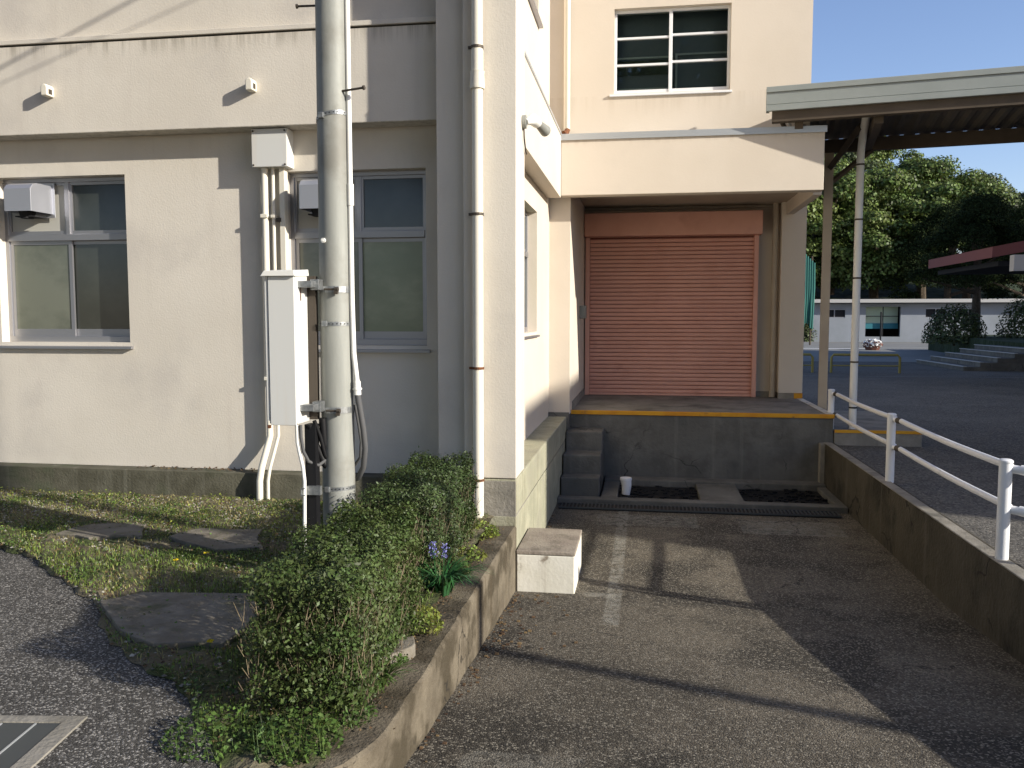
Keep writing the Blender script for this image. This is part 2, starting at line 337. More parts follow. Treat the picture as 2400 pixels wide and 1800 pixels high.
# ------------------------------------------------------------------ kerb between garden and ramp
KO = [(-.92, 6.12), (-.92, 5.2), (-.921, 4.3), (-.918, 3.6), (-.922, 3.1), (-.93, 2.93), (-.955, 2.80), (-1.0, 2.69), (-1.07, 2.58), (-1.17, 2.49), (-1.3, 2.43), (-1.6, 2.37), (-6, 2.33)]
kerb = thing('kerb', 'weathered concrete kerb wall curving round the end of the planting bed', 'kerb', (-1, 4, 0))
mb = MB(); inn = []
dense = []
for a, b in zip(KO[:-1], KO[1:]):
    k = max(1, int(math.dist(a, b) / .06)) if a[0] > -1.7 and b[0] > -1.7 else 1
    dense += [(a[0] + (b[0] - a[0]) * i / k, a[1] + (b[1] - a[1]) * i / k) for i in range(k)]
dense.append(KO[-1]); wv = []
for i, p in enumerate(dense):
    q0, q1 = dense[max(i - 1, 0)], dense[min(i + 1, len(dense) - 1)]
    t = Vector((q1[0] - q0[0], q1[1] - q0[1], 0)).normalized(); nrm = Vector((t.y, -t.x, 0))
    wid = .185; j = .002 * math.sin(i * .7) + .0012 * random.uniform(-1, 1)
    zt = -.035 + .002 * random.uniform(-1, 1); ch = .012 + .004 * random.random()
    ox, oy = p[0] + 1 + nrm.x * j, p[1] - 4 + nrm.y * j
    fz = floor_z(p[1]) - .15
    wv.append([(ox, oy, fz), (ox, oy, zt - ch), (ox + nrm.x * ch, oy + nrm.y * ch, zt), (ox + nrm.x * wid, oy + nrm.y * wid, zt - .004), (ox + nrm.x * wid, oy + nrm.y * wid, -.3)])
for r in wv: mb.v += r
for i in range(len(wv) - 1):
    for k in range(4): a = i * 5 + k; mb.f.append((a, a + 1, a + 6, a + 5))
obj('kerb_wall', mb, 'kerb', kerb)

# white step block
blk = thing('step_block', 'low whitewashed concrete block with flaking front against the kerb wall', 'step block', (-.7, 6.4, -.52))
obj('block_body', MB().box(-.212, .218, -.33, .36, -.03, .285), 'whitewash', blk, bev=.008)
obj('block_top', MB().box(-.214, .222, -.334, .362, .287, .315), 'blocktop', blk, bev=.006)

# ------------------------------------------------------------------ SCHOOL BUILDING
bld = thing('school_building', 'cream stuccoed school building with salmon roller shutter bay and green-glazed windows', 'building', (-2, 8, 0))
OX, OY = -2.0, 8.0
def bp(name, mb, m, **k):      # building part, world coordinates
    o = obj(name, mb, m, bld, **k); o.location = (-OX, -OY, 0); return o
YW = 6.54
H1 = (-5.462, -4.262, 1.30, 2.69); H2 = (-2.86, -1.70, 1.285, 2.675)
bp('facade_wall', MB().wall(-12, -1.42, .25, 3.0, YW, YW + .22, [H1, H2]), 'stucco')
bp('facade_wall', MB().wall(-12, -1.42, 3.72, 8.5, YW - .13, YW + .2), 'stucco')
bp('band', B(-12, -1.42, 6.36, 6.8, 2.995, 3.70), 'stucco_band', bev=.006)
bp('band_coping', B(-12, -1.42, 6.345, 6.405, 3.712, 3.75), 'stucco', bev=.004)
bp('coping_joint', B(-12, -1.42, 6.366, 6.6, 3.698, 3.714), 'joint')
bp('plinth', B(-12, -1.42, 6.40, 6.9, -.15, .247), 'plinth', bev=.006)
bp('pillar', B(-1.312, -.922, 6.12, 6.55, .318, 8.5), 'stucco', bev=.006)
bp('pillar_panel', B(-1.53, -1.30, 6.205, 6.54, .318, 8.5), 'stucco', bev=.004)
bp('pillar_base', MB().box(-1.312, -.925, 6.122, 6.9, -.3, .298).box(-1.53, -1.31, 6.207, 6.9, -.3, .298), 'conc', bev=.005)
bp('base_joint', MB().box(-1.306, -.93, 6.13, 6.5, .296, .32).box(-1.52, -1.3, 6.215, 6.5, .296, .32), 'joint')
# side wall (faces +x)
XS = -1.142
def sidewall(x, y0, y1, z0, z1, thick, holes=()):     # wall built in x,z then turned to face +x
    m_ = MB().wall(y0, y1, z0, z1, 0, thick, holes); m_.v = [(x - b, a, c) for a, b, c in m_.v]; return m_
H3 = (7.95, 9.07, 1.36, 2.63)
bp('side_wall', sidewall(XS, 6.5, 10.3, .30, 2.95, .2, [H3]), 'stucco_side')
bp('side_wall', sidewall(XS, 6.5, 10.3, 3.63, 8.5, .2, [(7.2, 9.15, 4.62, 5.6)]), 'stucco_side')
bp('side_band', B(-1.4, -.98, 6.52, 9.998, 2.905, 3.615), 'stucco_side', bev=.005)
bp('side_coping', B(-1.4, -.972, 6.56, 9.998, 3.622, 3.645), 'flash')
bp('side_ledge', B(-1.5, -.919, 6.125, 10.2, .046, .314), 'conc_pale', bev=.012, label='pale stained concrete ledge below the side wall')
bp('side_footing', B(-1.5, -.922, 6.12, 10.2, -.9, .034), 'conc_pale', bev=.006)
bp('ledge_joint', B(-1.5, -.93, 6.13, 10.19, .030, .05), 'joint')
bp('ledge_end', B(-1.4, -.893, 10.2, 10.46, -.6, .36), 'conc_dark')
# loading wing, front walls
YR = 10.25
HU = (-.385, .945, 4.13, 5.10)
bp('loading_wall', MB().wall(-1.2, 1.84, 3.55, 8.5, YR, YR + .25, [HU]), 'side_drip')
bp('loading_wall', B(1.60, 1.84, YR + .25, 22, 3.3, 8.5), 'stucco_side')
bp('return_wall', B(-1.2, -.885, YR, YR + .3, .34, 3.3), 'stucco_side', bev=.004)
bp('bay_side_wall', B(-1.1, -.886, YR + .3, 13.2, .36, 3.3), 'stucco_side')
bp('bay_back_wall', MB().wall(-1.1, 1.95, .36, 3.3, 12.78, 13.0), 'stucco_side')
bp('skirting', B(-.885, -.87, 10.6, 12.78, .362, .46), 'conc'); bp('skirting', B(1.62, 1.9, 12.75, 12.779, .362, .44), 'conc')
bp('column', B(1.90, 2.235, 12.5, 12.95, .44, 3.3), 'stucco_side', bev=.006)
bp('column_base', B(1.905, 2.12, 12.505, 12.95, .36, .438), 'conc')
bp('column_base', B(2.122, 2.237, 12.498, 12.95, .362, .438), 'orange', label='orange painted foot of the corner column')
bp('canopy_slab', MB().box(-.98, 1.957, 10.0, 10.18, 2.93, 3.60).box(-.98, 1.957, 10.18, 12.9, 3.16, 3.60), 'side_drip', bev=.006)
bp('bay_soffit', B(-.885, 1.97, 10.185, 12.77, 3.13, 3.157), 'soffit')
bp('soffit_trim', B(-.88, 1.89, 12.74, 12.777, 3.09, 3.128), 'soffit')
bp('edge_beam', B(1.958, 2.06, 10.6, 12.5, 2.96, 3.4), 'stucco_side', bev=.004)
bp('slab_flashing', MB().box(-.985, 1.975, 9.985, 10.24, 3.602, 3.632).box(-.985, 1.975, 9.978, 9.984, 3.56, 3.632), 'flash')
# roller shutter
sh = bp('roller_shutter', MB().box(-.868, 1.60, 12.70, 12.775, .362, 2.72), 'shutter_dark')
npl = 38; z0, z1 = .40, 2.67; pit = (z1 - z0) / npl
prof = [(0, 0), (-.016, .006), (-.021, .020), (-.021, pit - .020), (-.012, pit - .008), (0, pit - .006)]
sm = MB(); x0s, x1s = -.80, 1.545
sm.v = [(x0s, a, b) for a, b in prof] + [(x1s, a, b) for a, b in prof]
k_ = len(prof); sm.f = [(i, i + k_, i + k_ + 1, i + 1) for i in range(k_ - 1)] + [tuple(range(k_ - 1, -1, -1)), tuple(range(k_, 2 * k_)), (k_ - 1, 2 * k_ - 1, k_, 0)]
sme = sm.mesh('slat'); sme.materials.append(M['shutter'])
for i in range(npl):
    o = bpy.data.objects.new('slat', sme); link(o, sh); o.location = (0, 12.699 + random.uniform(-.0015, .0015), z0 + i * pit)
obj('bottom_bar', B(-.8, 1.545, 12.66, 12.699, .366, .399), 'shutter', sh, bev=.004)
for xx in (-.868, 1.546): obj('guide_rail', B(xx, xx + .064, 12.63, 12.70, .364, 2.70), 'shutter', sh, bev=.004)
hs = obj('shutter_housing', B(-.875, 1.635, 12.45, 12.776, 2.69, 3.02), 'shutter', sh, bev=.008)
bp('control_box', B(-.885, -.80, 11.75, 11.95, 1.50, 1.68), 'galv', bev=.01)
bp('drainpipe', T([(1.835, 12.62, .37), (1.835, 12.62, 3.13)], .045), 'soffit', smooth=True)

# dock
dock = thing('loading_dock', 'raised concrete loading dock with orange painted front edge below the shutter', 'loading dock', (.6, 11.5, 0))
def dp(name, mb, m, **k): o = obj(name, mb, m, dock, **k); o.location = (-.6, -11.5, 0); return o
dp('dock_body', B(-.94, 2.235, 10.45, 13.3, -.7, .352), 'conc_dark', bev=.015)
dp('dock_deck', B(-.93, 2.232, 10.49, 13.3, .3525, .360), 'conc')
dp('edge_strip', MB().box(-.888, 2.242, 10.436, 10.488, .318, .366), 'orange', bev=.004)
dp('side_strip', MB().box(2.16, 2.243, 10.50, 12.48, .3605, .366), 'whitewash')
lowp = thing('low_platform', 'lower concrete platform with orange front edge behind the white handrail', 'platform', (2.8, 11.5, 0))
o = obj('platform_body', B(-.555, .43, -1.05, 1.3, -.2, .17), 'conc', lowp, bev=.01)
o = obj('edge_strip', B(-.55, .435, -1.06, -1.0, .150, .182), 'orange', lowp)
# steps at left of the dock
st = thing('concrete_steps', 'three mossy concrete steps up to the left end of the dock', 'steps', (-.7, 9.9, -.52))
for (yf, zt) in ((9.40, -.28), (9.66, -.065), (10.03, .155)):
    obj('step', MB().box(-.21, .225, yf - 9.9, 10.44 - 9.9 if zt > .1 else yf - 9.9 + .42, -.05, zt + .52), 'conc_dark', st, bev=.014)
# low sill in front of dock with two recesses, and slot drain
sill = thing('drain_kerb', 'low concrete strip with two sunken gravel pockets in front of the dock', 'kerb', (.6, 9.8, -.52))
def sp_(name, mb, m): o = obj(name, mb, m, sill, bev=.008); o.location = (-.6, -9.8, .52); return o
sp_('strip', MB().box(-.45, 2.12, 10.2, 10.46, -.6, -.44).box(-.45, -.27, 9.28, 10.2, -.6, -.462).box(.63, 1.09, 9.28, 10.2, -.6, -.462).box(2.02, 2.12, 9.28, 10.2, -.6, -.462).box(-.92, 2.12, 9.12, 9.28, -.6, -.462), 'conc_dark')
sp_('pocket_bed', B(-.26, .63, 9.29, 10.19, -.6, -.512), 'black'); sp_('pocket_bed', B(1.09, 2.02, 9.29, 10.19, -.6, -.512), 'black')
# rubble in pockets
pb = MB()
for k in range(260):
    bx = random.choice([(-.25, .62), (1.10, 2.0)]); x = random.uniform(*bx); y = random.uniform(9.32, 10.18); r = random.uniform(.012, .03)
    pb.box(x - r, x + r, y - r * .8, y + r * .8, -.52, -.52 + r)
obj('pocket_gravel', pb, 'black', kind='stuff')
drain = thing('slot_drain', 'slotted grey drain grating across the foot of the ramp', 'drain', (.5, 8.97, -.5))
obj('channel', B(-1.38, 1.5, -.10, .10, -.02, -.005), 'black', drain)
gm = B(0, .010, -.09, .09, -.004, .004).mesh('grate_bar'); gm.materials.append(M['grate'])
gb = MB()
for k in range(72):
    x = -1.36 + k * .04; gb.box(x, x + .014, -.09, .09, -.004, .006)
obj('grate_bars', gb, 'grate', drain, kind='stuff')
obj('grate_frame', MB().box(-1.38, 1.5, -.11, -.095, -.01, .004).box(-1.38, 1.5, .095, .11, -.01, .004), 'grate', drain)

# ---- windows
def window(w, h, x, y, z, rz=0, upper=None, lower=('frost', 'frost'), trans=.62, sill=True, label=None, dp_=.07):
    f = .035; fr_ = MB().box(0, w, 0, dp_, 0, .05).box(0, w, 0, dp_, h - .035, h).box(0, f, 0, dp_, .05, h - .035).box(w - f, w, 0, dp_, .05, h - .035)
    zt = h * trans
    if upper: fr_.box(f, w - f, -.012, dp_, zt, zt + .055).box(w / 2 - .018, w / 2 + .018, 0, dp_, zt + .055, h - .035)
    win = obj('window', fr_, 'alu', bld, loc=(x - OX, y - OY, z), rz=rz, bev=.003, label=label)
    top = zt if upper else h - .035
    for k in range(2):
        a = f if k == 0 else w / 2 - .02; b = w / 2 + .02 if k == 0 else w - f; yy = .012 if k == 0 else .036
        s_ = .03
        obj('sash', MB().box(a, b, yy, yy + .02, .05, .05 + .06).box(a, b, yy, yy + .02, top - s_, top).box(a, a + s_, yy, yy + .02, .11, top - s_).box(b - s_, b, yy, yy + .02, .11, top - s_), 'alu', win)
        obj('pane', B(a + s_, b - s_, yy + .007, yy + .013, .11, top - s_), lower[k], win)
    if upper:
        for k in range(2):
            a = f if k == 0 else w / 2 + .018; b = w / 2 - .018 if k == 0 else w - f
            obj('pane' if upper[k] != 'panel' else 'vent_panel', B(a, b, .03, .036, zt + .055, h - .035), upper[k], win)
            obj('sash', MB().box(a, b, .015, .05, zt + .056, zt + .085).box(a, b, .015, .05, h - .06, h - .036).box(a, a + .018, .015, .05, zt + .085, h - .06).box(b - .018, b, .015, .05, zt + .085, h - .06), 'alu', win)
    if sill: obj('sill', MB().add([(-.03, -.13, -.035), (w + .03, -.13, -.035), (w + .03, 0, -.02), (-.03, 0, -.02), (-.03, -.13, -.055), (w + .03, -.13, -.055), (w + .03, 0, -.055), (-.03, 0, -.055)], [(0, 1, 2, 3), (4, 7, 6, 5), (0, 4, 5, 1), (1, 5, 6, 2), (2, 6, 7, 3), (3, 7, 4, 0)]), 'alu', win)
    return win
def hood(win, x, z, w_=.245, h_=.235):
    d_ = .27; pts = [(0, 0), (-d_, 0), (-d_, h_ * .78), (-d_ + .03, h_ * .93), (-d_ + .08, h_), (0, h_)]
    m_ = MB(); n = len(pts); v = [(x, a, z + b) for a, b in pts] + [(x + w_, a, z + b) for a, b in pts]
    f = [(i, i + 1, i + 1 + n, i + n) for i in range(1, n - 1)] + [tuple(range(n - 1, -1, -1)), tuple(range(n, 2 * n))]
    m_.add(v, f)
    m_.box(x - .02, x + w_ + .02, -.006, .0, z - .03, z + h_ + .03)
    obj('vent_hood', m_, 'alu_blue', win, bev=.004)
    obj('vent_cowl', MB().tube([(x + w_ * .5, -.16, z + .02), (x + w_ * .5, -.16, z - .05)], [.07, .05], 12).box(x + .04, x + w_ - .02, -.2, -.06, z - .04, z - .03), 'dark', win)
w1 = window(H1[1] - H1[0], H1[3] - H1[2], H1[0], YW + .09, H1[2], upper=('panel', 'frost_shade'), lower=('frost', 'frost_shade'))
hood(w1, .225, 1.085)
w2 = window(H2[1] - H2[0], H2[3] - H2[2], H2[0], YW + .09, H2[2], upper=('panel', 'frost_shade'), lower=('frost', 'frost_lit'))
hood(w2, .19, 1.07)
w3 = window(H3[1] - H3[0], H3[3] - H3[2], XS - .10, H3[0], H3[2], rz=rad(90), upper=('frost_lit', 'frost_lit'), lower=('frost_lit', 'frost_lit'))
# upper side window, mostly above the frame
w4 = window(1.95, .98, XS - .08, 7.2, 4.62, rz=rad(90), lower=('frost_lit', 'frost_lit'))
# big clear window over the bay
w5 = MB(); W_, H_ = HU[1] - HU[0], HU[3] - HU[2]
w5.box(0, W_, 0, .07, 0, .055).box(0, W_, 0, .07, H_ - .03, H_).box(0, .03, 0, .07, .055, H_ - .03).box(W_ - .03, W_, 0, .07, .055, H_ - .03)
win5 = obj('window', w5, 'whiteframe', bld, loc=(HU[0] - OX, YR + .07 - OY, HU[2]), bev=.003)
obj('mullion', B(W_ * .475, W_ * .475 + .04, -.01, .06, .01, H_ - .03), 'whiteframe', win5, bev=.003)
for fz in (.31, .625):
    obj('glazing_bar', B(.03, W_ * .475, .0, .03, H_ * (1 - fz) - .012 - .02, H_ * (1 - fz) + .012 - .02), 'whiteframe', win5)
    obj('glazing_bar', B(W_ * .475 + .04, W_ - .03, .0, .03, H_ * (1 - fz) - .012, H_ * (1 - fz) + .012), 'whiteframe', win5)
obj('pane', B(.03, W_ * .475, .032, .036, .055, H_ - .03), 'glass', win5)
obj('pane', B(W_ * .475 + .04, W_ - .03, .032, .036, .055, H_ - .03), 'glass', win5)
obj('sill', B(-.05, W_ + .02, -.10, 0, -.035, -.012), 'whiteframe', win5, bev=.003)
# inner window seen through it, and a bluish wall standing in for reflected sky
bp('inner_frame', MB().box(-.6, .30, 10.52, 10.54, 4.60, 4.62).box(.28, .30, 10.52, 10.54, 3.9, 4.60).box(-.6, .28, 10.52, 10.54, 4.24, 4.255), 'whiteframe')
bp('inner_frame', MB().box(.33, 1.1, 10.545, 10.56, 4.63, 4.65).box(.33, .355, 10.545, 10.56, 3.9, 4.63), 'whiteframe')
bp('blind_hem', MB().box(-.6, .28, 10.57, 10.575, 4.42, 4.59), 'frost')
bp('sky_reflection_wall', MB().box(-1.1, 1.6, 10.60, 10.66, 3.61, 6), 'room')
bp('inner_room', B(-12, -1.45, 7.6, 7.7, .1, 3.6), 'dark')

# pipes and caps on the building
dpipe = bp('drainpipe', MB().tube([(-1.195, 6.065, -.03), (-1.195, 6.065, 8.4)], .040, 16), 'pvc', smooth=True)
def sub(par, name, mb, m, **k): return obj(name, mb, m, par, **k)
sub(dpipe, 'collar', MB().tube([(-1.195, 6.065, 3.13), (-1.195, 6.065, 3.145), (-1.195, 6.065, 3.235), (-1.195, 6.065, 3.25)], [.052, .055, .050, .054], 16), 'pvc', smooth=True)
sub(dpipe, 'sleeve', MB().tube([(-1.195, 6.065, 3.25), (-1.195, 6.065, 3.40)], .044, 16), 'pvc', smooth=True)
for zz in (3.41, 2.24, 1.13, .305):
    sub(dpipe, 'bracket', MB().tube([(-1.195, 6.065, zz), (-1.195, 6.065, zz + .018)], .046, 16).box(-1.20, -1.19, 6.07, 6.13, zz, zz + .018).box(-1.26, -1.235, 6.055, 6.075, zz, zz + .018), 'rust' if zz < 2 else 'bolt')
cp = bp('drainpipe', MB().tube([(-.925, 10.2, 3.70), (-.925, 10.2, 8.4)], .03, 12), 'pvc', smooth=True)
sub(cp, 'shoe', MB().tube([(-.925, 10.2, 3.72), (-.935, 10.12, 3.67), (-.96, 10.05, 3.65)], .033, 10), 'rust')
rd = bp('rod', MB().tube([(-1.05, 7.2, 4.9), (-1.05, 7.24, 4.35), (-1.05, 7.26, 4.0)], .009, 6), 'rust')
for vx, vz in ((-4.765, 3.325), (-3.025, 3.298)):
    vc = MB(); n = 10
    for s_ in range(2):
        pass
    prof_ = [(-.024, .045, .0), (.024, .045, .0)]
    # small scoop: arched top, open underside
    ring = []
    for k in range(7):
        a = math.pi * k / 6; ring.append((-.028 * math.cos(a), .02 + .028 * math.sin(a)))
    poly = [(-.028, -.045)] + ring + [(.028, -.045)]
    vc.prism([(vx + a, vz + b) for a, b in poly], 6.27, 6.36)
    vb = bp('vent_cap', vc, 'pvc', bev=.008)
    sub(vb, 'slot', B(vx + .0285, vx + .030, 6.29, 6.33, vz - .03, vz + .01), 'bolt')
# dead leaves on the plinth
lb = MB()
for k in range(90):
    x = random.choice([-3.9, -3.6, -3.35, -3.15, -4.1]) + random.gauss(0, .07); y = random.uniform(6.42, 6.53); r = random.uniform(.008, .02); a = random.uniform(0, 6)
    lb.add([(x + r * math.cos(a + q), y + r * math.sin(a + q) * .7, .25 + random.uniform(.002, .02)) for q in (0, 2, 4)], [(0, 1, 2)])
obj('dead_leaves', lb, 'litter', kind='stuff')

# junction box and its conduits
jb = thing('junction_box', 'square cream cable box tucked under the wall band above three conduits', 'cable box', (-2.93, 6.47, 2.84))
obj('box_body', B(-.145, .145, -.055, .07, -.145, .148), 'cab_w', jb)
obj('box_cover', B(-.148, .144, -.062, -.056, -.147, .145), 'cab', jb, bev=.003)
for a in (-.133, .13):
    for c in (-.132, .13): obj('screw', T([(a, -.070, c), (a, -.060, c)], .007, 8), 'bolt', jb)
def conduit(x, r, out=.12, mt='pvc', name='conduit', zb=.02):
    px = [(x, 6.475, 2.70), (x, 6.475, .55), (x - .012, 6.45, .47), (x - .03, 6.37, .30), (x - .035, 6.34, .2), (x - .035, 6.335, zb)]
    m_ = MB().tube(px, r, 12); m_.v = [(a + 2.93, b - 6.47, c - 2.84) for a, b, c in m_.v]; return obj(name, m_, mt, jb, smooth=True)
conduit(-3.005, .027); conduit(-2.935, .014)
m_ = MB().box(-2.86 + 2.93 - .02, -2.86 + 2.93 + .02, 0, .07, -.145 - 1.6, -.147); obj('cable_duct', m_, 'pvc', jb)
for zz in (2.30, 1.0):
    obj('saddle', MB().box(-.105, -.045, -.03, .07, zz - 2.84, zz - 2.84 + .03).box(-.022, .012, -.02, .07, zz - 2.84, zz - 2.84 + .025), 'pvc', jb, bev=.004)
obj('saddle_clip', B(.02, .06, -.01, .07, 2.27 - 2.84, 2.30 - 2.84), 'bolt', jb)

# security camera on the pillar
sc = thing('security_camera', 'small white bullet camera on the pillar flank above the side wall', 'camera', (-.92, 6.42, 2.97))
obj('mount', MB().tube([(0, 0, 0), (.03, 0, 0)], .05, 14), 'galv', sc, smooth=True)
obj('camera_body', MB().tube([(.03, .0, .0), (.07, .06, .03), (.085, .17, .03)], [.02, .045, .042], 14), 'pvc_w', sc, smooth=True)
obj('lamp_head', MB().tube([(.09, .20, .03), (.135, .34, .0)], [.03, .045], 14), 'galv', sc, smooth=True)
obj('lens', T([(.136, .343, .0), (.139, .352, -.002)], .036, 14), 'lens', sc)
obj('lead', T([(.01, .0, -.04), (.012, .01, -.12), (.012, .09, -.2), (.012, .14, -.21)], .006, 6), 'bolt', sc)

# ------------------------------------------------------------------ utility pole and what hangs on it
PX, PY = -1.760, 4.70; RP = .091
pole = thing('utility_pole', 'galvanised steel utility pole rising from the hedge in front of the wall', 'pole', (PX, PY, -.03))
zz = [0, 1.2, 2.4, 4, 9.5]
obj('pole_shaft', MB().tube([(0, 0, z) for z in zz], [RP + .004, RP + .002, RP, RP - .002, RP - .01], 48), 'galv', pole, smooth=True)
def strap(z, tilt=0.):
    m_ = MB(); n = 40
    r1 = RP + .004; 
    for k in range(n):
        a0 = 2 * math.pi * k / n; a1 = 2 * math.pi * (k + 1) / n
        q = []
        for a in (a0, a1):
            dz = tilt * math.sin(a + 2.2)
            q += [(r1 * math.cos(a), r1 * math.sin(a), z - .011 + dz), (r1 * math.cos(a), r1 * math.sin(a), z + .011 + dz)]
        m_.add(q, [(0, 2, 3, 1)])
    s_ = obj('strap', m_, 'zinc', pole)
    h_ = MB()
    for k in range(13):
        a = math.pi * (1.02 + k * .075); dz = tilt * math.sin(a + 2.2); c, s2 = math.cos(a), math.sin(a)
        h_.add([((r1 + .0012) * c - s2 * u, (r1 + .0012) * s2 + c * u, z + dz + w_) for u, w_ in ((-.006, 0), (0, -.004), (.006, 0), (0, .004))], [(0, 1, 2, 3)])
    obj('strap_holes', h_, 'dark', s_)
    obj('buckle', MB().box(-.05, -.02, -r1 - .012, -r1 + .01, z - .015, z + .017), 'zinc', s_, bev=.003)
for z, t in ((2.66, .022), (1.50, .0), (.545, .004)): strap(z, t)
for z in (1.695, 1.005):
    m_ = MB(); n = 30; r1 = RP + .006
    for k in range(n):
        a0 = 2 * math.pi * k / n; a1 = 2 * math.pi * (k + 1) / n
        m_.add([(r1 * math.cos(a0), r1 * math.sin(a0), z - .018), (r1 * math.cos(a0), r1 * math.sin(a0), z + .018), (r1 * math.cos(a1), r1 * math.sin(a1), z - .018), (r1 * math.cos(a1), r1 * math.sin(a1), z + .018)], [(0, 2, 3, 1)])
    b_ = obj('clamp_band', m_, 'zinc', pole)
    obj('clamp_bolt', MB().tube([(-.03, -r1 - .012, z), (.045, -r1 - .010, z)], .006, 8).tube([(.035, -r1 - .012, z), (.055, -r1 - .012, z)], .014, 6).box(.03, .05, -r1 - .02, -r1, z - .028, z - .01), 'bolt', b_)
    obj('band_hole', MB().box(-.085, -.078, -r1 * .72, -r1 * .72 + .002, z - .006, z + .006).box(-.055, -.047, -r1 * .9, -r1 * .9 + .002, z - .006, z + .006), 'dark', b_)
def stepbolt(p0, p1):
    s_ = obj('step_bolt', MB().tube([p0, p1], .0065, 8), 'bolt', pole); dv = (Vector(p1) - Vector(p0)).normalized()
    obj('bolt_head', MB().tube([Vector(p1) - dv * .004, Vector(p1) + dv * .007], .013, 8), 'bolt', s_)
stepbolt((-.08, 0, 3.29), (-.195, -.02, 3.285)); stepbolt((.075, -.05, 2.800), (.205, -.07, 2.808))
obj('plug', MB().tube([(-.035, -.084, 1.97), (-.037, -.097, 1.97)], .014, 12).tube([(-.038, -.097, 1.97), (-.038, -.103, 1.97)], .006, 8), 'pvc_w', pole)
# conduit along the right side of the pole with its grey flexible tail
cx = .098
ct = thing('pole_conduit', 'white conduit down the right side of the steel pole ending in a grey flexible loop', 'conduit', (PX, PY, 0))
obj('conduit_tube', T([(cx - .008, -.02, 9.0), (cx + .0, -.02, 3.5), (cx + .004, -.02, 1.6), (cx + .010, -.02, 1.3), (cx + .028, -.02, 1.13)], .0155, 12), 'pvc_w', ct, smooth=True)
obj('coupling', MB().tube([(cx + .027, -.02, 1.14), (cx + .030, -.02, 1.06)], [.021, .022], 12).tube([(cx + .029, -.02, 1.10), (cx + .0295, -.02, 1.09)], .027, 12), 'pvc_w', ct, smooth=True)
obj('coupling', MB().tube([(cx + .004, -.02, 2.14), (cx + .004, -.02, 2.26)], .020, 12), 'pvc_w', ct, smooth=True)
obj('flexible_tail', T([(cx + .030, -.02, 1.06), (cx + .043, -.02, .98), (cx + .062, -.02, .86), (cx + .068, -.01, .75), (cx + .045, .02, .63), (cx - .0, .06, .56), (cx - .08, .12, .53), (-.12, .12, .60)], .0175, 10), 'pvc_g', ct, smooth=True)
obj('flexible_tail', T([(cx + .00, .02, 1.0), (cx + .02, .02, .88), (cx + .03, .03, .78), (cx + .012, .06, .68), (cx - .06, .12, .6)], .008, 8), 'pvc_g', ct, smooth=True)

# cabinet
CX, CY = -1.905, 4.45
cab = thing('meter_cabinet', 'tall grey metal cabinet clamped to the left of the steel pole', 'cabinet', (CX, CY, .9))
obj('cabinet_body', B(-.163, .006, .0, .165, .012, .845), 'cab', cab, bev=.004)
obj('cabinet_door', B(-.150, .002, -.014, -.002, .006, .832), 'cab', cab, bev=.003)
obj('door_seam', B(-.170, -.156, -.008, .004, .03, .835), 'cab_w', cab)
obj('cabinet_cap', MB().add([(-.185, -.035, .832), (.016, -.035, .832), (.014, .175, .842), (-.185, .175, .842), (-.165, -.030, .862), (.010, -.030, .862), (.010, .175, .878), (-.165, .175, .878)],
    [(0, 3, 2, 1), (4, 5, 6, 7), (0, 1, 5, 4), (1, 2, 6, 5), (2, 3, 7, 6), (3, 0, 4, 7)]), 'cab_w', cab, bev=.003)
obj('hinge', B(-.168, -.152, -.016, .0, -.012, .006), 'rust', cab)
for z in (.79, .10):
    obj('mounting_arm', MB().box(.005, .085, .03, .10, z - .018, z + .018).box(.05, .10, .10, .17, z - .03, z + .03), 'zinc', cab, bev=.003)
obj('back_plate', B(.0, .05, .168, .21, .02, .84), 'bolt', cab)
obj('rust_run', B(.0085, .0095, .06, .068, .70, .80), 'rust', cab)
# strut below cabinet with white pipe
stt = thing('cable_strut', 'black channel strut under the cabinet carrying a bent white conduit', 'strut', (CX, CY, 0))
obj('channel', MB().box(.005, .068, .09, .15, -.04, .90), 'black', stt)
obj('conduit', T([(-.028, .06, .90), (-.026, .06, .80), (-.012, .06, .73), (.006, .055, .66), (.014, .055, .58), (.012, .055, .45), (.004, .055, .0)], .0105, 10), 'pvc_w', stt, smooth=True)
obj('flexible_tail', T([(-.006, .06, .90), (-.004, .06, .83), (.008, .06, .75), (.03, .08, .69), (.07, .13, .66), (.11, .2, .7), (.12, .24, .8)], .010, 10), 'pvc_g', stt, smooth=True)
obj('flexible_tail', T([(.03, .1, .9), (.05, .14, .78), (.085, .18, .66), (.12, .2, .62)], .020, 10), 'black', stt, smooth=True)
obj('flexible_tail', T([(.06, .1, .92), (.08, .14, .82), (.095, .16, .72), (.11, .2, .66)], .012, 10), 'black', stt, smooth=True)
obj('cable_bundle', MB().tube([(.085, .16, .93), (.088, .17, .80), (.094, .20, .70), (.10, .24, .62)], .022, 10), 'black', stt, smooth=True)
obj('cable_bundle', MB().tube([(.105, .20, .93), (.110, .21, .80), (.112, .24, .66), (.10, .28, .58)], .020, 10), 'black', stt, smooth=True)
obj('strut_clamp', MB().box(.002, .02, .03, .06, .50, .505).box(.002, .02, .03, .06, .54, .545).box(.0, .004, .03, .06, .50, .545).box(.02, .1, .07, .10, .50, .55), 'zinc', stt)

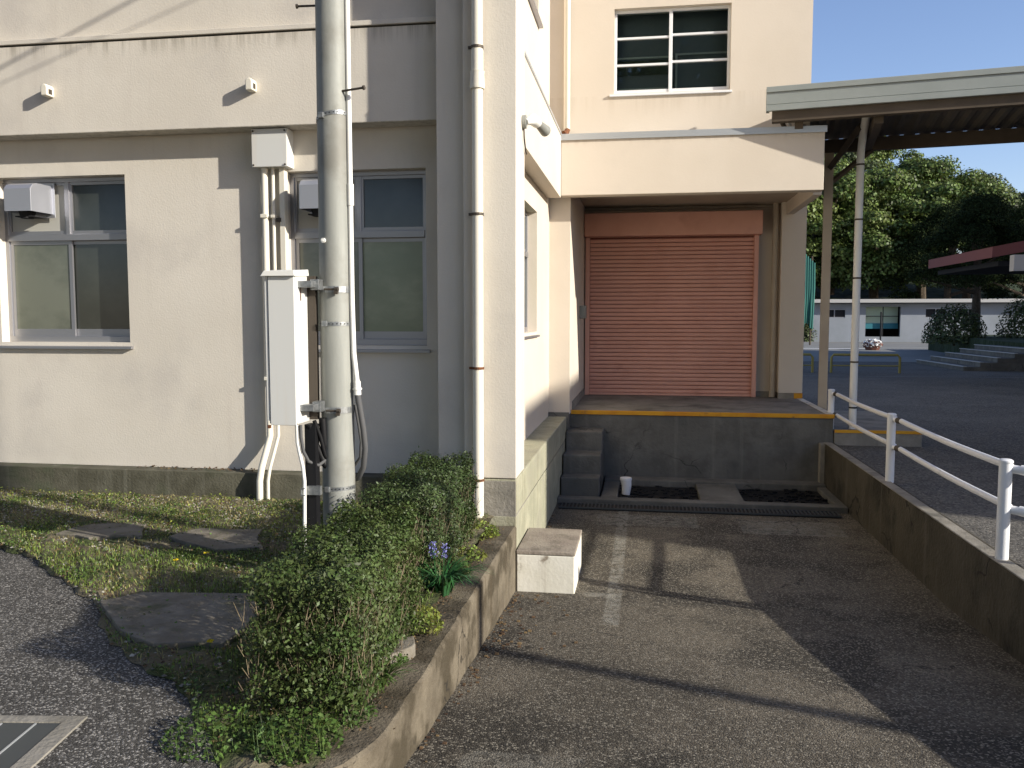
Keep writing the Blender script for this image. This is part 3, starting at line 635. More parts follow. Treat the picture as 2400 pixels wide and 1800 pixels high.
# ------------------------------------------------------------------ right retaining wall and handrail
rw = thing('retaining_wall', 'mossy, shade-darkened concrete retaining wall along the right side of the ramp', 'wall', (2.2, 5, 0))
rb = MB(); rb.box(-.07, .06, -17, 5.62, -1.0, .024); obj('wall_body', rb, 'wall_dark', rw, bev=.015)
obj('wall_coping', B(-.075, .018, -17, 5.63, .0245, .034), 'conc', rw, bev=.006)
obj('coping_joint', B(.019, .034, -17, 5.0, .0, .008), 'joint', rw)
obj('wall_end', MB().box(-.13, -.069, 5.35, 5.45, -.6, .03), 'conc', rw, bev=.01)
hr = thing('handrail', 'white tubular handrail along the top of the right retaining wall', 'handrail', (2.235, 8, .03))
sx = lambda y: (y - 8.02) * .0131 - .022
for y, bow in ((10.68, 0), (8.02, 0), (5.49, 0)):
    p_ = obj('post', MB().tube([(sx(y), y - 8, -.03), (sx(y), y - 8, .60)], .037, 20), 'white', hr, smooth=True)
    obj('post_cap', MB().tube([(sx(y), y - 8, .60), (sx(y), y - 8, .612), (sx(y), y - 8, .62)], [.041, .041, .03], 20), 'white', p_, smooth=True)
for z in (.565, .315):
    for (a, b) in ((10.60, 8.08), (7.92, 5.54)):
        n_ = 8; pts = [(.048 + sx(a + (b - a) * k / n_), a - 8 + (b - a) * k / n_, z - .014 * math.sin(math.pi * k / n_)) for k in range(n_ + 1)]
        r_ = obj('rail', MB().tube([(.01 + sx(a), a - 8 + .05, z)] + pts + [(.01 + sx(b), b - 8 - .04, z)], .023, 14), 'white', hr, smooth=True)
        obj('rail_clamp', MB().tube([(.03 + sx(a), a - 8 + .02, z), (.048 + sx(a), a - 8 - .03, z)], .028, 12), 'bolt', r_)
    r_ = obj('rail', MB().tube([(-.02, 5.49 - 8, z - .005), (.07, 5.42 - 8, z - .01), (.13, 5.35 - 8, z - .02), (.55, 5.18 - 8, z - .02), (2.6, 4.45 - 8, z - .02)], .026, 14), 'white', hr, smooth=True)
    obj('elbow', MB().tube([(.02, 5.46 - 8, z - .005), (.08, 5.41 - 8, z - .01), (.14, 5.34 - 8, z - .02)], [.03, .036, .032], 12), 'white', r_, smooth=True)
p_ = obj('post', MB().tube([(2.6, 4.45 - 8, -.03), (2.6, 4.45 - 8, .60)], .046, 20), 'white', hr, smooth=True)
slabr = tag(obj('raised_slab', MB().zprism([(4.6, 9.8), (9.5, 8.4), (9.5, 5.0), (3.55, 7.0)], .0, .10), 'conc', bev=.01), 'flat raised concrete slab on the shaded ground right of the handrail', 'slab')

# ------------------------------------------------------------------ covered walkway roof
CWX, CWY, CA = 1.30, 9.85, math.atan(-.172)
cw = thing('covered_walkway', 'grey-green metal covered walkway roof with corrugated underside meeting the building', 'canopy', (CWX, CWY, 0), rz=CA)
LN = 11.5
fb = MB()
for (za, zb, off) in ((3.975, 4.035, -.012), (3.845, 3.968, 0), (3.775, 3.838, -.008)): fb.box(0, LN, off, .035, za, zb)
fb.box(.005, LN, .006, .034, 3.78, 4.03)
obj('fascia', fb, 'fascia', cw, bev=.003)
obj('fascia_end', MB().box(-.004, .03, .036, .12, 3.78, 4.03), 'fascia', cw)
# corrugated deck: ridges run across the roof
db = MB(); nxs = int(LN / .045); off = .0
for i in range(nxs + 1):
    x = .30 + i * .045
    if x > LN: break
    ph = i % 4; z = 3.86 + (.032 if ph in (0, 1) else 0)
    db.v += [(x, .036, z), (x, 2.08, z - .06)]
m2 = len(db.v) // 2
for i in range(m2 - 1): db.f.append((2 * i, 2 * i + 1, 2 * i + 3, 2 * i + 2))
obj('roof_deck', db, 'deck', cw)
obj('beam', B(.06, LN, .036, .15, 3.665, 3.86), 'brownsteel', cw)
obj('beam', B(.30, LN, 1.72, 1.80, 3.60, 3.76), 'brownsteel', cw)
obj('gutter', MB().box(.25, LN, 2.02, 2.13, 3.68, 3.80), 'purple', cw)
for x in (.30, 1.12, 4.6, 8.2):
    obj('cross_beam', B(x, x + .09, .18, 2.0, 3.60, 3.72), 'brownsteel', cw)
obj('bracket', MB().tube([(.10, .12, 3.80), (.20, .32, 3.64)], .028, 6), 'brownsteel', cw)
obj('bracket', MB().tube([(.16, .12, 3.80), (.27, .32, 3.64)], .016, 6), 'pvc_w', cw)
def loc_cw(x, y):   # world -> local
    dx, dy = x - CWX, y - CWY; c, s_ = math.cos(-CA), math.sin(-CA); return dx * c - dy * s_, dx * s_ + dy * c
p1 = loc_cw(2.31, 11.5); p2 = loc_cw(2.50, 10.68)
obj('post', MB().box(p1[0] - .055, p1[0] + .055, p1[1] - .055, p1[1] + .055, .165, 3.62), 'soffit', cw, bev=.006)
obj('brace', MB().tube([(p1[0] + .02, p1[1] - .05, 3.42), (p1[0] + .30, p1[1] - 1.05, 3.70)], .045, 4), 'brownsteel', cw)
obj('brace', MB().tube([(p1[0] + .05, p1[1], 3.25), (p1[0] + .55, p1[1], 3.66)], .035, 4), 'brownsteel', cw)
pq = loc_cw(9.0, 10.2); obj('post', MB().box(pq[0] - .055, pq[0] + .055, pq[1] - .055, pq[1] + .055, 0, 3.62), 'soffit', cw, bev=.006)
dpp = obj('downpipe', MB().tube([(p2[0], p2[1], .03), (p2[0], p2[1], 3.45), (p2[0] + .01, p2[1] - .12, 3.62), (p2[0] + .02, p2[1] - .5, 3.80)], .044, 16), 'pvc_w', cw, smooth=True)
for z in (3.30, 2.66, 1.97, .97, .42): obj('joint_band', MB().tube([(p2[0], p2[1], z), (p2[0], p2[1], z + .02)], .048, 14), 'bolt' if z > .5 else 'black', dpp)

# ------------------------------------------------------------------ drain cover in the path, lower left
dcv = thing('drain_cover', 'grey checker drain cover in a concrete frame set in the path', 'drain cover', (-2.40, 2.55, -.034), rz=rad(8))
obj('cover_frame', MB().box(-.5, .34, .22, .27, 0, .008).box(.27, .34, -.4, .22, 0, .008), 'conc', dcv)
obj('cover_plate', B(-.5, .268, -.4, .218, .0, .004), 'grate', dcv)
for k in range(5):
    x = -.35 + k * .13; obj('rib', B(x, x + .007, -.39, .21, .0042, .008), 'flash', dcv)

# stones in the bed
def flat_stone(pts, z0, h, label):
    m_ = MB(); c = np.mean(pts, axis=0); P = []
    for a, b in zip(pts, pts[1:] + pts[:1]):
        P += [a, ((a[0] + b[0]) / 2 + random.uniform(-.03, .03), (a[1] + b[1]) / 2 + random.uniform(-.03, .03))]
    m_.zprism([(x - c[0], y - c[1]) for x, y in P], -.04, h)
    o = obj('flat_stone', m_, 'stone', loc=(c[0], c[1], z0), bev=.006); tag(o, label, 'stone')
flat_stone([(-2.84, 4.0), (-2.70, 4.17), (-2.11, 4.24), (-1.93, 3.98), (-1.90, 3.56), (-2.22, 3.50), (-2.48, 3.64)][::-1], -.012, .020, 'broad flat grey stone lying in the hedge shadow at the path edge')
flat_stone([(-3.17, 5.22), (-3.07, 5.47), (-2.63, 5.50), (-2.42, 5.07), (-2.68, 4.96)][::-1], .006, .024, 'brown paving stone sunk in weeds near the cabinet strut')
flat_stone([(-3.98, 5.17), (-3.90, 5.46), (-3.52, 5.52), (-3.36, 5.22), (-3.68, 5.10)][::-1], .006, .024, 'paving stone in the pole shadow further left in the weeds')
flat_stone([(-1.21, 3.62), (-1.05, 3.75), (-1.02, 3.62), (-1.11, 3.48)][::-1], -.03, .05, 'broken concrete chunk between the front shrub and the kerb')

# ------------------------------------------------------------------ foliage helpers
def leaf_mesh(name, pts, nrm, size, m, aspect=.55, jitter=.5, tri=False):
    n = len(pts); pts = np.asarray(pts); nrm = np.asarray(nrm) + rng.normal(0, jitter, (n, 3)); nrm /= np.linalg.norm(nrm, axis=1)[:, None] + 1e-9
    t = rng.normal(0, 1, (n, 3)); t -= (t * nrm).sum(1)[:, None] * nrm; t /= np.linalg.norm(t, axis=1)[:, None] + 1e-9
    b = np.cross(nrm, t); s = (size * rng.uniform(.6, 1.35, n))[:, None]
    if tri: V = np.stack([pts - t * s, pts + b * s * aspect, pts + t * s], 1); k = 3
    else: V = np.stack([pts - t * s, pts - b * s * aspect + nrm * s * .15, pts + t * s, pts + b * s * aspect + nrm * s * .15], 1); k = 4
    me = bpy.data.meshes.new(name); me.vertices.add(n * k); me.vertices.foreach_set('co', V.reshape(-1))
    me.loops.add(n * k); me.loops.foreach_set('vertex_index', np.arange(n * k, dtype=np.int32))
    me.polygons.add(n); me.polygons.foreach_set('loop_start', np.arange(0, n * k, k, dtype=np.int32)); me.polygons.foreach_set('loop_total', np.full(n, k, dtype=np.int32))
    me.update(calc_edges=True); me.materials.append(M[m]); return me
def blades(name, base, h, w, m, lean=.35, segs=2):
    n = len(base); base = np.asarray(base); a = rng.uniform(0, 2 * math.pi, n); h = h * rng.uniform(.5, 1.3, n); l = h * lean * rng.uniform(.2, 1.6, n)
    dx, dy = np.cos(a), np.sin(a); px, py = -dy, dx
    if segs == 1:
        V = np.stack([base + np.stack([px * w, py * w, 0 * h], 1), base - np.stack([px * w, py * w, 0 * h], 1), base + np.stack([dx * l, dy * l, h], 1)], 1)
        F = np.arange(n * 3).reshape(n, 3).tolist(); V = V.reshape(-1, 3)
    else:
        m1 = base + np.stack([dx * l * .35, dy * l * .35, h * .6], 1); m2_ = base + np.stack([dx * l * 1.0, dy * l * 1.0, h * .95 ], 1)
        W3 = np.stack([px * w, py * w, 0 * h], 1)
        V = np.stack([base + W3 * .7, base - W3 * .7, m1 - W3, m1 + W3, m2_], 1).reshape(-1, 3)
        F = []
        for i in range(n): q = 5 * i; F += [(q, q + 1, q + 2, q + 3), (q + 3, q + 2, q + 4)]
    me = bpy.data.meshes.new(name); me.from_pydata(V.tolist(), [], F if isinstance(F, list) else F); me.update(); me.materials.append(M[m]); return me

def hedge(label, cx_, cy_, lx, ly, h, rz, m, nl, ntw, lean=0):
    t = thing('clipped_shrub', label, 'shrub', (cx_, cy_, -.03), rz=rz, group='clipped shrubs along the kerb')
    # leaves over a lumpy rounded box, denser at the surface
    n = nl; u = rng.uniform(-1, 1, (n, 3)); k = rng.integers(0, 5, n)
    # project to a superellipsoid surface
    p = u.copy(); pn = (np.abs(p) ** 7).sum(1) ** (1 / 7); p /= pn[:, None]
    depth = 1 - np.abs(rng.normal(0, .16, n)).clip(0, .75)
    lump = 1 + .10 * np.sin(p[:, 0] * 5.1 + cx_) * np.sin(p[:, 1] * 7.3 + 1) + .06 * np.sin(p[:, 2] * 9 + p[:, 1] * 6) + .05*rng.normal(0,1,n)*(rng.uniform(0,1,n)<.35)
    p = p * (depth * lump)[:, None]
    q = p * [lx / 2, ly / 2, h / 2] + [0, 0, h / 2]
    # ragged, thinner base
    low = (q[:, 2] < h * .2); keep = ~(low & (rng.uniform(0, 1, n) < .45)); q = q[keep]; p = p[keep]
    q[:, 2] = np.maximum(q[:, 2], .01)
    nr = p / (np.linalg.norm(p, axis=1)[:, None] + 1e-6) + [0, 0, .35]
    obj('foliage', leaf_mesh('foliage', q, nr, .0094, m, .5, .8), m, t)
    # twigs
    V = []; F = []
    for i in range(ntw):
        a = rng.uniform(-1, 1, 2); x, y = a[0] * lx * .5, a[1] * ly * .5
        if i % 3: 
            if rng.uniform() < .5: x = lx * .45 * np.sign(a[0])
            else: y = ly * .46 * np.sign(a[1])
        z0_ = rng.uniform(0, h * .75); L_ = rng.uniform(.03, .11); dr = np.array([a[0] * .2 + rng.normal(0, .28), a[1] * .2 + rng.normal(0, .28), 1.]); dr /= np.linalg.norm(dr)
        sc_ = rng.uniform(.85, 1.06); p0 = np.array([x * sc_, y * sc_, z0_]); p1_ = p0 + dr * L_; w_ = rng.uniform(.0009, .0020); sd = np.cross(dr, rng.normal(0, 1, 3)); sd /= np.linalg.norm(sd) + 1e-9
        b_ = len(V); V += [p0 + sd * w_, p0 - sd * w_, p1_ - sd * w_ * .5, p1_ + sd * w_ * .5]; F.append((b_, b_ + 1, b_ + 2, b_ + 3))
    me = bpy.data.meshes.new('twigs'); me.from_pydata([tuple(v) for v in V], [], F); me.materials.append(M['twig']); obj('twigs', me, 'twig', t)
    # stems near the ground
    sb = MB()
    for i in range(14):
        x, y = random.uniform(-.3, .3) * lx, random.uniform(-.38, .38) * ly
        sb.tube([(x, y, -.02), (x + random.uniform(-.04, .04), y + random.uniform(-.04, .04), h * .5)], [.007, .004], 5)
    obj('stems', sb, 'bark', t)
    return t
hedge('nearest clipped shrub, bushy and twiggy, in front of the steel pole', -1.292, 3.53, .48, 1.22, .585, rad(4), 'hedge', 60000, 2600)
hedge('clipped shrub beside the drainpipe and behind the steel pole', -1.37, 5.17, .50, 1.30, .575, rad(2), 'hedge2', 50000, 2000)

# garden weeds and grass (uncountable)
def scatter(n, x0, x1, y0, y1, dens=None):
    out = []
    while len(out) < n:
        x, y = random.uniform(x0, x1), random.uniform(y0, y1)
        if not in_garden(x, y + 0): continue
        if -2.72 < x < -2.0 and 3.66 < y < 4.12: 
            if random.random() < .80: continue
        if -3.1 < x < -2.5 and 5.02 < y < 5.45 and random.random() < .82: continue
        if -3.9 < x < -3.45 and 5.15 < y < 5.48 and random.random() < .82: continue
        v = math.sin(x * 5.3 + 1.7 * math.sin(y * 3.1)) * math.sin(y * 6.1 + 1.3 * math.sin(x * 4.3))
        if dens and random.random() > dens(x, y, v): continue
        out.append((x, y, garden_z(x, y) - .004))
    return out
obj('grass', blades('grass', scatter(15000, -6.2, -1.12, 2.5, 6.3, lambda x, y, v: np.clip(.42 + .5 * v + (.35 if 4.2 < y < 5.0 else -.25), .03, 1)), .030, .0020, 'grass', .6), 'grass', kind='stuff')
obj('dry_grass', blades('dry_grass', scatter(12000, -6.2, -1.12, 2.8, 6.36, lambda x, y, v: np.clip(.35 - .4 * v + (.4 if y > 5.3 else -.1), .04, 1)), .026, .0018, 'drygrass', .9), 'drygrass', kind='stuff')
pts = scatter(11000, -6.2, -1.12, 2.8, 6.3, lambda x, y, v: np.clip(.3 + .7 * math.sin(x * 3.7 + 2) * math.sin(y * 4.7), .03, 1))
pts = np.array(pts); pts[:, 2] += rng.uniform(.006, .03, len(pts))
obj('ground_weeds', leaf_mesh('ground_weeds', pts, np.tile([0, 0, 1.], (len(pts), 1)), .009, 'weed', .6, .5), 'weed', kind='stuff')
pts = scatter(3500, -6.2, -1.3, 5.2, 6.38, lambda x, y, v: np.clip(.5 + .5 * math.sin(x * 7), .1, 1)); pts = np.array(pts); pts[:, 2] += rng.uniform(.004, .045, len(pts))
obj('yellowing_weeds', leaf_mesh('yellowing_weeds', pts, np.tile([0, 0, 1.], (len(pts), 1)), .009, 'yweed', .6, .6), 'yweed', kind='stuff')
# pebbles and litter
def bits(name, n, area, r0, r1, m, dens=None):
    V = []; F = []
    P = scatter(n, *area, dens)
    for x, y, z in P:
        r = random.uniform(r0, r1); b = len(V); a = random.uniform(0, 3)
        V += [(x + r * math.cos(a + k * 1.571) * random.uniform(.7, 1.2), y + r * math.sin(a + k * 1.571) * random.uniform(.7, 1.2), z + .002) for k in range(4)] + [(x, y, z + r * .8)]
        F += [(b, b + 1, b + 4), (b + 1, b + 2, b + 4), (b + 2, b + 3, b + 4), (b + 3, b, b + 4)]
    me = bpy.data.meshes.new(name); me.from_pydata(V, [], F); obj(name, me, m, kind='stuff')
bits('pebbles', 6500, (-6.2, -1.15, 2.7, 6.36), .005, .016, 'pebble', lambda x, y, v: .9 if y > 5.35 else .35)
bits('leaf_litter', 4200, (-6.2, -1.15, 2.7, 6.36), .006, .014, 'litter')
# taller weeds: bottom front and kerb side
def clump(name, label, cat, cx_, cy_, r, n, size, hz, m, group=None, extra=None, zb=-.03):
    t = thing(name, label, cat, (cx_, cy_, zb), group=group)
    a = rng.uniform(0, 6.28, n); rr = r * np.sqrt(rng.uniform(0, 1, n)); hgt = hz * (1 - (rr / r) ** 2 * .7) * rng.uniform(.1, 1, n)
    p = np.stack([rr * np.cos(a), rr * np.sin(a), hgt], 1)
    obj('leaves', leaf_mesh('leaves', p, np.tile([0, 0, 1.], (n, 1)), size, m, .6, .6), m, t)
    bs = np.stack([rr * np.cos(a), rr * np.sin(a), 0 * a], 1)[:n // 6]
    obj('stalks', blades('stalks', bs, hz * .9, .0015, m, .4, 1), m, t)
    return t
G_ = 'leafy weeds at the front of the bed'
clump('leafy_weed', 'bright green leafy weeds at the front foot of the nearest shrub', 'weed', -1.22, 2.78, .17, 800, .011, .13, 'weed', G_)
clump('leafy_weed', 'ragged green weeds at the very bottom edge left of the kerb curve', 'weed', -1.52, 2.80, .20, 700, .010, .09, 'weed', G_)
clump('leafy_weed', 'yellow-green weeds around the foot of the drainpipe', 'weed', -1.16, 5.80, .17, 700, .013, .10, 'yweed', 'yellowing weeds by the kerb')
clump('leafy_weed', 'yellow-green weeds by the kerb between the shrubs and the strap-leaved plant', 'weed', -1.09, 5.20, .12, 320, .012, .09, 'yweed', 'yellowing weeds by the kerb')
clump('leafy_weed', 'yellowing weeds beside the broken chunk near the kerb', 'weed', -1.06, 3.95, .11, 300, .011, .10, 'yweed', 'yellowing weeds by the kerb')
for x_, y_, r_, n_, h_, m_, lb_ in ((-1.10, 4.12, .09, 260, .07, 'yweed', 'small yellowish weeds between the two clipped shrubs at the kerb edge'), (-1.12, 3.02, .12, 420, .08, 'weed', 'green weeds spilling over the kerb where it starts to curve'),
        (-1.09, 3.55, .07, 200, .06, 'weed', 'small green weeds in front of the broken concrete chunk'), (-1.10, 4.90, .10, 300, .08, 'weed', 'green weeds behind the blue-flowered plant along the kerb')):
    clump('leafy_weed', lb_, 'weed', x_, y_, r_, n_, .009, h_, m_, 'small weeds along the kerb')
def strap_plant(label, cx_, cy_, n, L_, w_, m, flowers=0, name='strap_leaved_plant'):
    t = thing(name, label, 'plant', (cx_, cy_, -.03))
    V = []; F = []
    for i in range(n):
        a = random.uniform(0, 6.28); r0 = random.uniform(0, .05); ln = L_ * random.uniform(.6, 1.1); dx, dy = math.cos(a), math.sin(a); b = len(V)
        for k in range(6):
            s_ = k / 5; rr = r0 + ln * (.25 * s_ + .5 * s_ * s_); z = ln * (1.15 * s_ - .75 * s_ * s_ * random.uniform(.9, 1.1)); ww = w_ * (1 - s_ ** 2.5) + .0005
            V += [(dx * rr - dy * ww, dy * rr + dx * ww, z), (dx * rr + dy * ww, dy * rr - dx * ww, z)]
        for k in range(5): F.append((b + 2 * k, b + 2 * k + 1, b + 2 * k + 3, b + 2 * k + 2))
    me = bpy.data.meshes.new('leaves'); me.from_pydata(V, [], F); obj('leaves', me, m, t)
    for i in range(flowers):
        a = random.uniform(0, 6.28); x, y = random.uniform(-.13, .02), random.uniform(-.02, .16); z = random.uniform(.20, .27)
        fo = obj('flower_stalk', T([(x * .4, y * .4, 0), (x, y, z)], .003, 5), m, t)
        nn = 60; p = np.stack([x + rng.normal(0, .010, nn), y + rng.normal(0, .010, nn), z - .05 + rng.uniform(0, .08, nn)], 1)
        obj('bloom', leaf_mesh('bloom', p, rng.normal(0, 1, (nn, 3)), .007, 'blue', .6, .3), 'blue', fo)
strap_plant('dark green strap-leaved plant with blue flower spikes against the rear shrub', -1.09, 4.50, 150, .34, .0065, 'strap', 3)
strap_plant('tuft of narrow grassy leaves beside the nearest shrub and the kerb', -1.08, 3.30, 110, .17, .0035, 'weed', 0, 'grass_tuft')
for (x, y, lb_) in ((-2.77, 4.62, 'yellow dandelion in the sunlit weeds, the left one of the close pair'), (-2.66, 4.78, 'yellow dandelion in the sunlit weeds, the right one of the close pair'), (-1.93, 3.48, 'single yellow dandelion in the shadow of the nearest shrub')):
    t = thing('dandelion', lb_, 'flower', (x, y, garden_z(x, y)), group='dandelions in the weeds')
    obj('stalk', T([(0, 0, 0), (.005, 0, .06)], .002, 5), 'weed', t)
    a = rng.uniform(0, 6.28, 40); p = np.stack([.005 + .010 * np.cos(a), .010 * np.sin(a), .062 + 0 * a], 1)
    obj('bloom', leaf_mesh('bloom', p, np.tile([0, 0, 1.], (40, 1)), .008, 'yellow', .5, .4), 'yellow', t)
# small debris on the ramp by the kerb
bb = MB()
for k in range(70):
    x = -.9 + abs(random.gauss(0, .22)); y = random.uniform(4.6, 6.0); r = random.uniform(.003, .011); z = floor_z(y)
    bb.box(x - r, x + r, y - r, y + r, z, z + r * .8)
for k in range(420):     # dead leaves and grit on top of the kerb and along its foot
    y = random.uniform(2.9, 6.0); x = -1.10 + abs(random.gauss(0, .05)); r = random.uniform(.003, .008); a = random.uniform(0, 3)
    bb.add([(x + r * math.cos(a + q), y + r * math.sin(a + q), -.030 + (.004 if q else .008)) for q in (0, 1.6, 3.1, 4.7)], [(0, 1, 2, 3)])
for k in range(160):
    y = random.uniform(2.9, 8.6); x = -.915 + abs(random.gauss(0, .045)); r = random.uniform(.003, .009); z = floor_z(y)
    if -.93 < x and 6.0 < y < 6.85: continue
    bb.box(x - r, x + r, y - r, y + r * .6, z, z + r * .7)
obj('ramp_debris', bb, 'litter', kind='stuff')
tag(obj('crumpled_cup', MB().tube([(0, 0, .0), (.01, 0, .10), (.0, 0, .17)], [.045, .055, .062], 12).tube([(0, 0, .165), (0, 0, .195)], [.068, .066], 12), 'white', loc=(-.185, 9.62, -.50), bev=.004), 'crumpled white cup-shaped fitting standing in the left gravel pocket', 'cup')

# ------------------------------------------------------------------ BACKGROUND
# low pale hut across the yard
hut = thing('pool_hut', 'long low white building with flat roof across the far yard', 'building', (17, 57, 0))
hw = MB().wall(-6.3, 12, 0, 2.45, 0, .2, [(-5.6, -4.3, 1.55, 2.1), (-3.05, -.95, .35, 2.25), (.55, 1.75, 1.55, 2.15), (2.45, 3.65, 1.55, 2.15), (6.5, 7.8, 1.5, 2.1)])
obj('hut_wall', hw, 'hut', hut)
obj('hut_roof', B(-6.9, 12.6, -.7, 5, 2.5, 2.72), 'hut_roof', hut)
for a, b, c, e in ((-5.6, -4.3, 1.55, 2.1), (.55, 1.75, 1.55, 2.15), (2.45, 3.65, 1.55, 2.15), (6.5, 7.8, 1.5, 2.1)):
    w_ = obj('window', MB().box(a, b, .03, .08, c, c + .05).box(a, b, .03, .08, e - .05, e).box((a + b) / 2 - .03, (a + b) / 2 + .03, .03, .08, c + .05, e - .05), 'alu', hut)
    obj('pane', B(a, b, .10, .12, c, e), 'dark', w_)
obj('gateway', MB().box(-3.05, -.95, .6, .7, 1.0, 2.3), 'hut_green', hut)
obj('gateway_band', MB().box(-3.05, -.95, .5, .59, .85, 1.2), 'teal', hut)
obj('gateway_bar', MB().box(-1.95, -1.9, .3, .35, 0, 2.25).box(-3.05, -.95, .3, .35, 1.62, 1.67), 'dark', hut)
obj('back_wall', B(-6.3, 12, 4.8, 5, 0, 2.5), 'dark', hut)
# hill behind
hb = MB(); nx_, ny_ = 40, 10
for i in range(nx_):
    for j in range(ny_):
        x = -30 + i * 4.5; y = 66 + j * 5; z = (j / 9) ** .7 * (11.5 + 1.2 * math.sin(x * .12)) * (1 if x < 34 else max(.55, 1 - (x - 34) * .02)) - .2
        hb.v.append((x, y, z))
for i in range(nx_ - 1):
    for j in range(ny_ - 1): a = i * ny_ + j; hb.f.append((a, a + ny_, a + ny_ + 1, a + 1))
obj('hill', hb, 'hill', kind='structure')
# trees
def tree_meshes(seed, m, h, r, nleaf, lsz, conif=False):
    rs = np.random.default_rng(seed); ncl = 85; C_ = []
    for i in range(ncl):
        a = rs.uniform(0, 6.28); u = rs.uniform(0, 1); zc = h * (.30 + .62 * u); rm = r * (math.sin(math.pi * (.18 + .80 * u)) ** .7) * (1 if not conif else 1.1 - .7 * u)
        rr = rm * rs.uniform(.35, .95); C_.append((rr * math.cos(a), rr * math.sin(a), zc, r * rs.uniform(.16, .30)))
    C_ = np.array(C_); k = rs.integers(0, ncl, nleaf); v = rs.normal(0, 1, (nleaf, 3)); v /= np.linalg.norm(v, axis=1)[:, None]
    v[:, 2] = np.where(v[:, 2] < -.3, -v[:, 2], v[:, 2])
    p = C_[k, :3] + v * (C_[k, 3] * rs.uniform(.55, 1.08, nleaf))[:, None] * [1, 1, .75]
    cr = leaf_mesh('crown', p, v + [0, 0, .3], lsz, m, .7, .5)
    tb = MB().tube([(0, 0, -.5), (.1, 0, h * .3), (0, .1, h * .75)], [r * .075, r * .055, r * .02], 8)
    for i in range(7):
        q = C_[rs.integers(0, ncl)]; tb.tube([(0, 0, h * .28 + i * .4), tuple(q[:3])], [r * .03, r * .01], 5)
    tm = tb.mesh('trunk'); tm.materials.append(M['bark']); return cr, tm
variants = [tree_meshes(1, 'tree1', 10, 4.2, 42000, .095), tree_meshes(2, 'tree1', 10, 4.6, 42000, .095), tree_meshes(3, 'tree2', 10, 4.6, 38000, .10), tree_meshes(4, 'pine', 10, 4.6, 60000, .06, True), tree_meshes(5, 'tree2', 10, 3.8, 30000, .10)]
def put_tree(v, x, y, z, s, rz, label, name='broadleaf_tree', group='trees on the slope behind the low white building'):
    t = thing(name, label, 'tree', (x, y, z), rz=rz, group=group); t.scale = (s, s, s)
    for nm, me in zip(('crown', 'trunk'), variants[v]): link(bpy.data.objects.new(nm, me), t)
TR = [(0, 12.2, 66, 0, 1.35, 'bright green tree seen between the walkway post and the net'), (1, 17.0, 67, 0, 1.28, 'bright green tree just right of the white downpipe behind the hut'),
      (2, 15.0, 73, 4, 1.15, 'tree cresting the slope between the two bright green trees'), (1, 21.5, 71, 2, 1.22, 'round-topped green tree in the middle of the wooded slope'),
      (2, 25.5, 73, 3, 1.02, 'dark tree right of the middle of the wooded skyline'), (4, 29.5, 72, 3, .86, 'lower dark tree where the skyline steps down'),
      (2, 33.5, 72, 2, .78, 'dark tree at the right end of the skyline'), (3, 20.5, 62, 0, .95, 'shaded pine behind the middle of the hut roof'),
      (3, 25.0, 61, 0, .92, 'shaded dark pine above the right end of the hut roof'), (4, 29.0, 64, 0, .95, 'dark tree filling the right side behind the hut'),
      (0, 9.5, 75, 4, 1.1, 'green tree at the left end of the slope behind the net'), (1, 19.0, 78, 7, 1.05, 'green tree on the top of the slope, rearmost left'), (2, 28.0, 79, 5, .88, 'dark tree on the top of the slope, rearmost right'),
      (4, 36.5, 70, 0, .85, 'dark tree beyond the red roof at the right edge')]
for v, x, y, z, s_, lb_ in TR: put_tree(v, x, y, z, s_, random.uniform(0, 6), lb_)
put_tree(3, 13.3, 37.0, .6, .60, 1.2, 'dark pine with leaning trunk in the raised bank above the steps', 'pine_tree', 'planting on the raised bank')
# bushes on bank
def bush(x, y, z, r, h, n, label, m='tree2'):
    t = thing('round_bush', label, 'bush', (x, y, z), group='planting on the raised bank')
    v = rng.normal(0, 1, (n, 3)); v /= np.linalg.norm(v, axis=1)[:, None]; v[:, 2] = np.abs(v[:, 2])
    p = v * (rng.uniform(.7, 1.08, n))[:, None] * [r, r, h]
    obj('foliage', leaf_mesh('foliage', p, v, .055, m, .7, .5), m, t); obj('stem', T([(0, 0, -.1), (0, 0, h * .7)], .05, 6), 'bark', t)
bush(12.35, 36.5, .5, 1.15, 1.5, 3500, 'broad dark bush left of the pine trunk above the steps')
bush(15.3, 36.5, .6, 1.3, 1.9, 3500, 'taller dark bush right of the pine trunk')
bush(10.0, 57.5, 0, 1.1, 1.9, 2500, 'dark shrub at the left end of the far hut', 'tree2')
# raised bank and stairs
bank = thing('raised_bank', 'low raised planted bank beyond the yard on the right', 'bank', (14, 33, 0))
obj('bank_body', MB().zprism([(-2.3, -7.2), (-2.2, -1.9), (-1.2, 4), (-.6, 10), (16, 10), (16, -7.2)], 0, .74), 'hill', bank)
fs = thing('garden_steps', 'flight of concrete steps climbing the raised bank at the right', 'steps', (9.1, 28.0, 0)); fs.scale = (.82, .8, .85)
for k in range(5):
    obj('step', MB().box(-.05 + k * .55, 2.9, -2.55, 2.75, 0 if k == 0 else .15 * k - .01, .135 + k * .15), 'conc_dark', fs)
    obj('nosing', MB().box(-.08 + k * .55, .06 + k * .55, -2.56, 2.76, .137 + k * .15, .155 + k * .15), 'hut_roof', fs)
